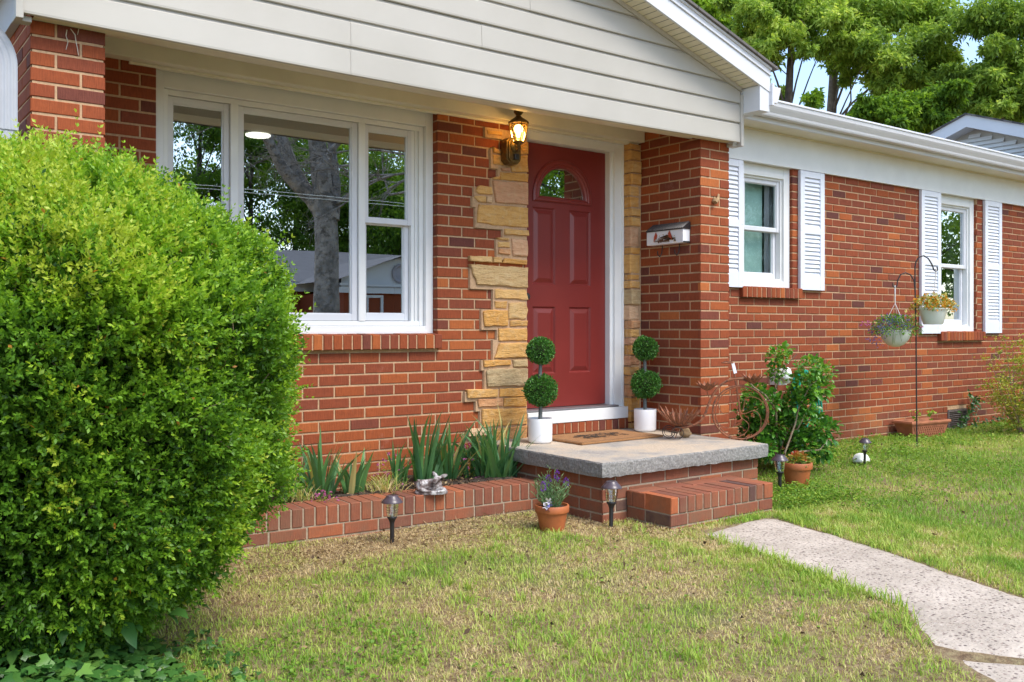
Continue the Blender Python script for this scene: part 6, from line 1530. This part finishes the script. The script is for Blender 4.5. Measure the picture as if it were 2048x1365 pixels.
tree('oak_tree', 'large spreading oak with drooping yellow green sprays filling the sky above the white gutter', 'tree', bz(1655, 27, .2), 15.5, 4.4, 1, 40000, .15, 'oak', .26, 4, clz=(.72, 1.), lean=(.02, 0), group=GB,
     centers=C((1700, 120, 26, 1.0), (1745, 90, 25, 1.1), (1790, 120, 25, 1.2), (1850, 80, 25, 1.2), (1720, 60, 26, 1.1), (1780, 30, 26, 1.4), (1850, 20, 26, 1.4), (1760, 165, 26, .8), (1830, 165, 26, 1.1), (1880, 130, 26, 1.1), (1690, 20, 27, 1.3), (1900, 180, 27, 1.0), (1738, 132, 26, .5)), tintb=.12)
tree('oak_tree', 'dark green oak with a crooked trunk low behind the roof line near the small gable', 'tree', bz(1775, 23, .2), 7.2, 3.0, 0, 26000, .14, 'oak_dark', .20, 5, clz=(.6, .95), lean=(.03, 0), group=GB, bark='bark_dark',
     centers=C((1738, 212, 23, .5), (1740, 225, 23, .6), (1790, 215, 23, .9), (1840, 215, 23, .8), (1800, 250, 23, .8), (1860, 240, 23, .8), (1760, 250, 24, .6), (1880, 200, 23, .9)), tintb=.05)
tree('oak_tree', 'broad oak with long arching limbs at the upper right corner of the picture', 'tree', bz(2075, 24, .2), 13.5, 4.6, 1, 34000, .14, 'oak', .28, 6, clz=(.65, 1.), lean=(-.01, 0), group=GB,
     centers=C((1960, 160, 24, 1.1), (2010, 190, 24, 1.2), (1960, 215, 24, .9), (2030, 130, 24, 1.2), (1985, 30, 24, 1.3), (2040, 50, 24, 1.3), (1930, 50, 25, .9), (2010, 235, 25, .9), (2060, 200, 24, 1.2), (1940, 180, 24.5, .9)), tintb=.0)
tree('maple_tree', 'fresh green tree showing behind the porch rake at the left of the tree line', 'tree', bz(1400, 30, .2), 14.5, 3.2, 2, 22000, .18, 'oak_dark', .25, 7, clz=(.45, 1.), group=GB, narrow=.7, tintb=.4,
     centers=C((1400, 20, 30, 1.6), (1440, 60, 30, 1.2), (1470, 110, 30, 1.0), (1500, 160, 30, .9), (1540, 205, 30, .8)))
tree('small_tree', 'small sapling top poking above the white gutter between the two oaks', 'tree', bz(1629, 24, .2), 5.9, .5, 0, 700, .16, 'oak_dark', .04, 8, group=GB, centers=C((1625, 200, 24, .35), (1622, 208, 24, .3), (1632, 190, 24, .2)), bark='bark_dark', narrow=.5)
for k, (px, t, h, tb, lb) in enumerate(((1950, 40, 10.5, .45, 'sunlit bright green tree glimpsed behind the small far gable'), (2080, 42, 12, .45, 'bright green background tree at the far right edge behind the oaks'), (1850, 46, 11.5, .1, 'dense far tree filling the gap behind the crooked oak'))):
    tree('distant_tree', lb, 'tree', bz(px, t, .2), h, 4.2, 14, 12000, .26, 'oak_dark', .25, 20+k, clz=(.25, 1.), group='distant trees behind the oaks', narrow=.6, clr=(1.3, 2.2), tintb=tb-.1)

# ================================================================ ACROSS THE STREET (seen mirrored in the glass)
MY = 5.2
def mir(px, py, t): p = atT(px, py, t); return Vector((p.x, 2*MY-p.y, p.z))
bt_ = empty('street_tree', tuple(mir(650, 700, 24)), 'big bare limbed tree across the yard, seen mirrored in the picture window', 'tree'); bt_.location.z = -.6; mb = MB()
def limb(pts, rad): mb.tube([mir(x, y, t) for x, y, t in pts], rad, 9)
limb([(655, 760, 24), (655, 640, 24), (655, 560, 24), (655, 480, 24), (652, 420, 24), (645, 360, 24), (638, 300, 24), (630, 240, 24), (628, 170, 24), (632, 90, 24), (640, -40, 24)], [.42, .36, .32, .31, .30, .27, .24, .21, .18, .15, .05])
limb([(650, 440, 24), (625, 400, 24), (590, 365, 23.8), (565, 335, 23.6), (545, 295, 23.4), (530, 262, 23.2), (500, 235, 23), (440, 210, 23)], [.2, .19, .17, .15, .13, .12, .09, .05])
limb([(645, 420, 24), (610, 375, 24.2), (585, 330, 24.4), (570, 290, 24.6), (555, 250, 24.8), (545, 200, 25), (540, 120, 25)], [.18, .17, .16, .15, .14, .12, .06])
limb([(668, 440, 24), (672, 370, 24.2), (668, 320, 24.4), (662, 270, 24.6), (655, 200, 25), (670, 100, 25)], [.16, .14, .12, .11, .08, .04])
limb([(650, 330, 24), (668, 300, 24), (690, 275, 24), (740, 250, 24), (800, 235, 24)], [.09, .07, .06, .04, .02])
limb([(655, 420, 24), (690, 395, 24), (740, 365, 24), (790, 350, 24), (850, 340, 24)], [.08, .06, .05, .035, .015])
limb([(636, 290, 24), (615, 255, 24), (585, 225, 24), (560, 190, 24)], [.09, .07, .06, .03])
rr = random.Random(31)
def twig(p, d, L, r, lv):
    q = p+d*L; mb.tube([p, p.lerp(q, .5)+Vector((rr.gauss(0, .05), rr.gauss(0, .05), rr.gauss(0, .05))), q], [r, r*.7, r*.4], 4, cap=False)
    if lv > 0:
        for _ in range(3):
            d2 = (d+Vector((rr.gauss(0, .5), rr.gauss(0, .5), rr.gauss(.0, .4)))).normalized(); twig(p.lerp(q, rr.uniform(.4, 1)), d2, L*rr.uniform(.55, .85), r*.5, lv-1)
for (x, y) in ((800, 235), (760, 300), (740, 365), (790, 350), (740, 250), (810, 300), (520, 250), (440, 210), (545, 200), (560, 190), (690, 275), (640, 150), (850, 340), (700, 330), (470, 260), (780, 390)):
    for _ in range(2): twig(mir(x, y, 24), Vector((rr.gauss(0, 1), rr.gauss(0, .5), rr.gauss(.1, .6))).normalized(), 1.3, .035, 3)
mb.build('trunk', M['bark_light'], bt_, smooth=True)
GA = 'trees behind the house across the street'
for k, (px, t, h, cr, tb, lb) in enumerate(((400, 44, 15, 5, .0, 'wide dark tree mirrored at the left of the picture window'), (500, 46, 12, 5, .15, 'mid green tree mirrored behind the leaning limbs'), (590, 50, 12.5, 5, .05, 'dark tree mirrored behind the trunk'), (700, 48, 12, 4.5, .25, 'fresh green tree mirrored right of the trunk'), (790, 46, 9.5, 4.2, .15, 'green tree mirrored above the white gable'), (880, 50, 13, 5, .0, 'brownish green tall tree mirrored in the narrow sash'), (1000, 50, 14, 5, .1, 'tree mirrored in the door fan light'), (1200, 34, 15, 6, .3, 'leafy tree mirrored in the first shuttered window'), (2010, 31, 14, 7, .4, 'fresh tree mirrored in the second shuttered window beside the curtain'), (1450, 36, 13, 6, .2, 'green tree mirrored low in the shuttered windows'), (1760, 33, 15, 7, .35, 'bright tree mirrored in the second shuttered window'))):
    q = mir(px, 655, t); tree('street_side_tree', lb, 'tree', (q.x, q.y, -.8), h, cr, 30, 34000, .16, 'oak_dark', .3, 40+k, clz=(.2, 1.), group=GA, narrow=.6, clr=(1.3, 2.2), tintb=tb, bark='bark_dark')
nh = empty('opposite_house', (14.5, -16, -.5), 'low brick ranch house with white gable across the street, seen mirrored in the picture window', 'house')
rot = Matrix.Rotation(R(4), 4, 'Z')
def T4(mb):
    c = Vector((14.5, -16, 0)); mb.v = [tuple((rot @ (Vector(p)-c))+c) for p in mb.v]; return mb
mb = MB(); mb.box(2, 24, -26, -18.6, -.8, 2.45); T4(mb).build('wall', M['brick'], nh)
mb = MB(); mb.add([(1.5, -18.1, 2.62), (24.5, -18.1, 2.62), (24.5, -22.3, 4.0), (1.5, -22.3, 4.0), (1.5, -26.5, 2.62), (24.5, -26.5, 2.62)], [(0, 1, 2, 3), (3, 2, 5, 4)]); mb.add([(12.3, -14.3, 2.52), (14.55, -14.3, 3.35), (14.55, -20, 3.35), (12.3, -20, 2.52), (16.8, -14.3, 2.52), (16.8, -20, 2.52)], [(0, 1, 2, 3), (1, 4, 5, 2)])
M['grey_roof'] = simple('grey_shingle', (.11, .11, .13), .9, .15, 3, .4, 40, .02); T4(mb).build('roof', M['grey_roof'], nh)
mb = MB(); mb.box(1.6, 24.4, -18.15, -18.1, 2.30, 2.60); mb.prism([(12.6, 2.2), (16.5, 2.2), (16.5, 2.62), (14.55, 3.28), (12.6, 2.62)], 'y', -14.75, -14.7); mb.box(12.5, 16.6, -14.7, -14.62, 2.15, 2.32); mb.box(12.5, 16.6, -14.62, -14.55, 2.36, 2.44); T4(mb).build('white_gable', M['vinyl'], nh)
mb = MB(); mb.box(12.7, 16.4, -18.5, -14.8, -.8, 2.2); T4(mb).build('porch_front', M['brick'], nh)
mb = MB(); mb.tube([(14.55+.26*math.cos(a), -14.64, 2.78+.26*math.sin(a)) for a in np.linspace(0, 6.283, 25)[:-1]], .05, 6, closed=True); mb.prism([(14.55+.24*math.cos(a), 2.78+.24*math.sin(a)) for a in np.linspace(0, 6.283, 25)[:-1]], 'y', -14.68, -14.66); T4(mb).build('round_vent', M['curtain'], nh)
for x in (13.5, 15.3): 
    mb = MB(); mb.ring(x-.5, x+.5, .6, 2.1, -14.79, -14.72, .08); mb.box(x-.02, x+.02, -14.78, -14.74, .6, 2.1); mb.box(x-.5, x+.5, -14.78, -14.74, 1.33, 1.38); T4(mb).build('window', M['vinyl'], nh)
for (wy, wz) in ((-7.5, 3.86), (-7.55, 3.80)):
    mb = MB(); mb.tube([(x, wy, wz+.0006*(x-8)**2) for x in range(-20, 45, 5)], .0065, 5); tag(mb.build('overhead_cable', M['white_plastic']), 'upper pale utility cable strung along the street' if wz > 3.83 else 'lower pale utility cable strung along the street', 'cable')
tag(ground, kind='structure')
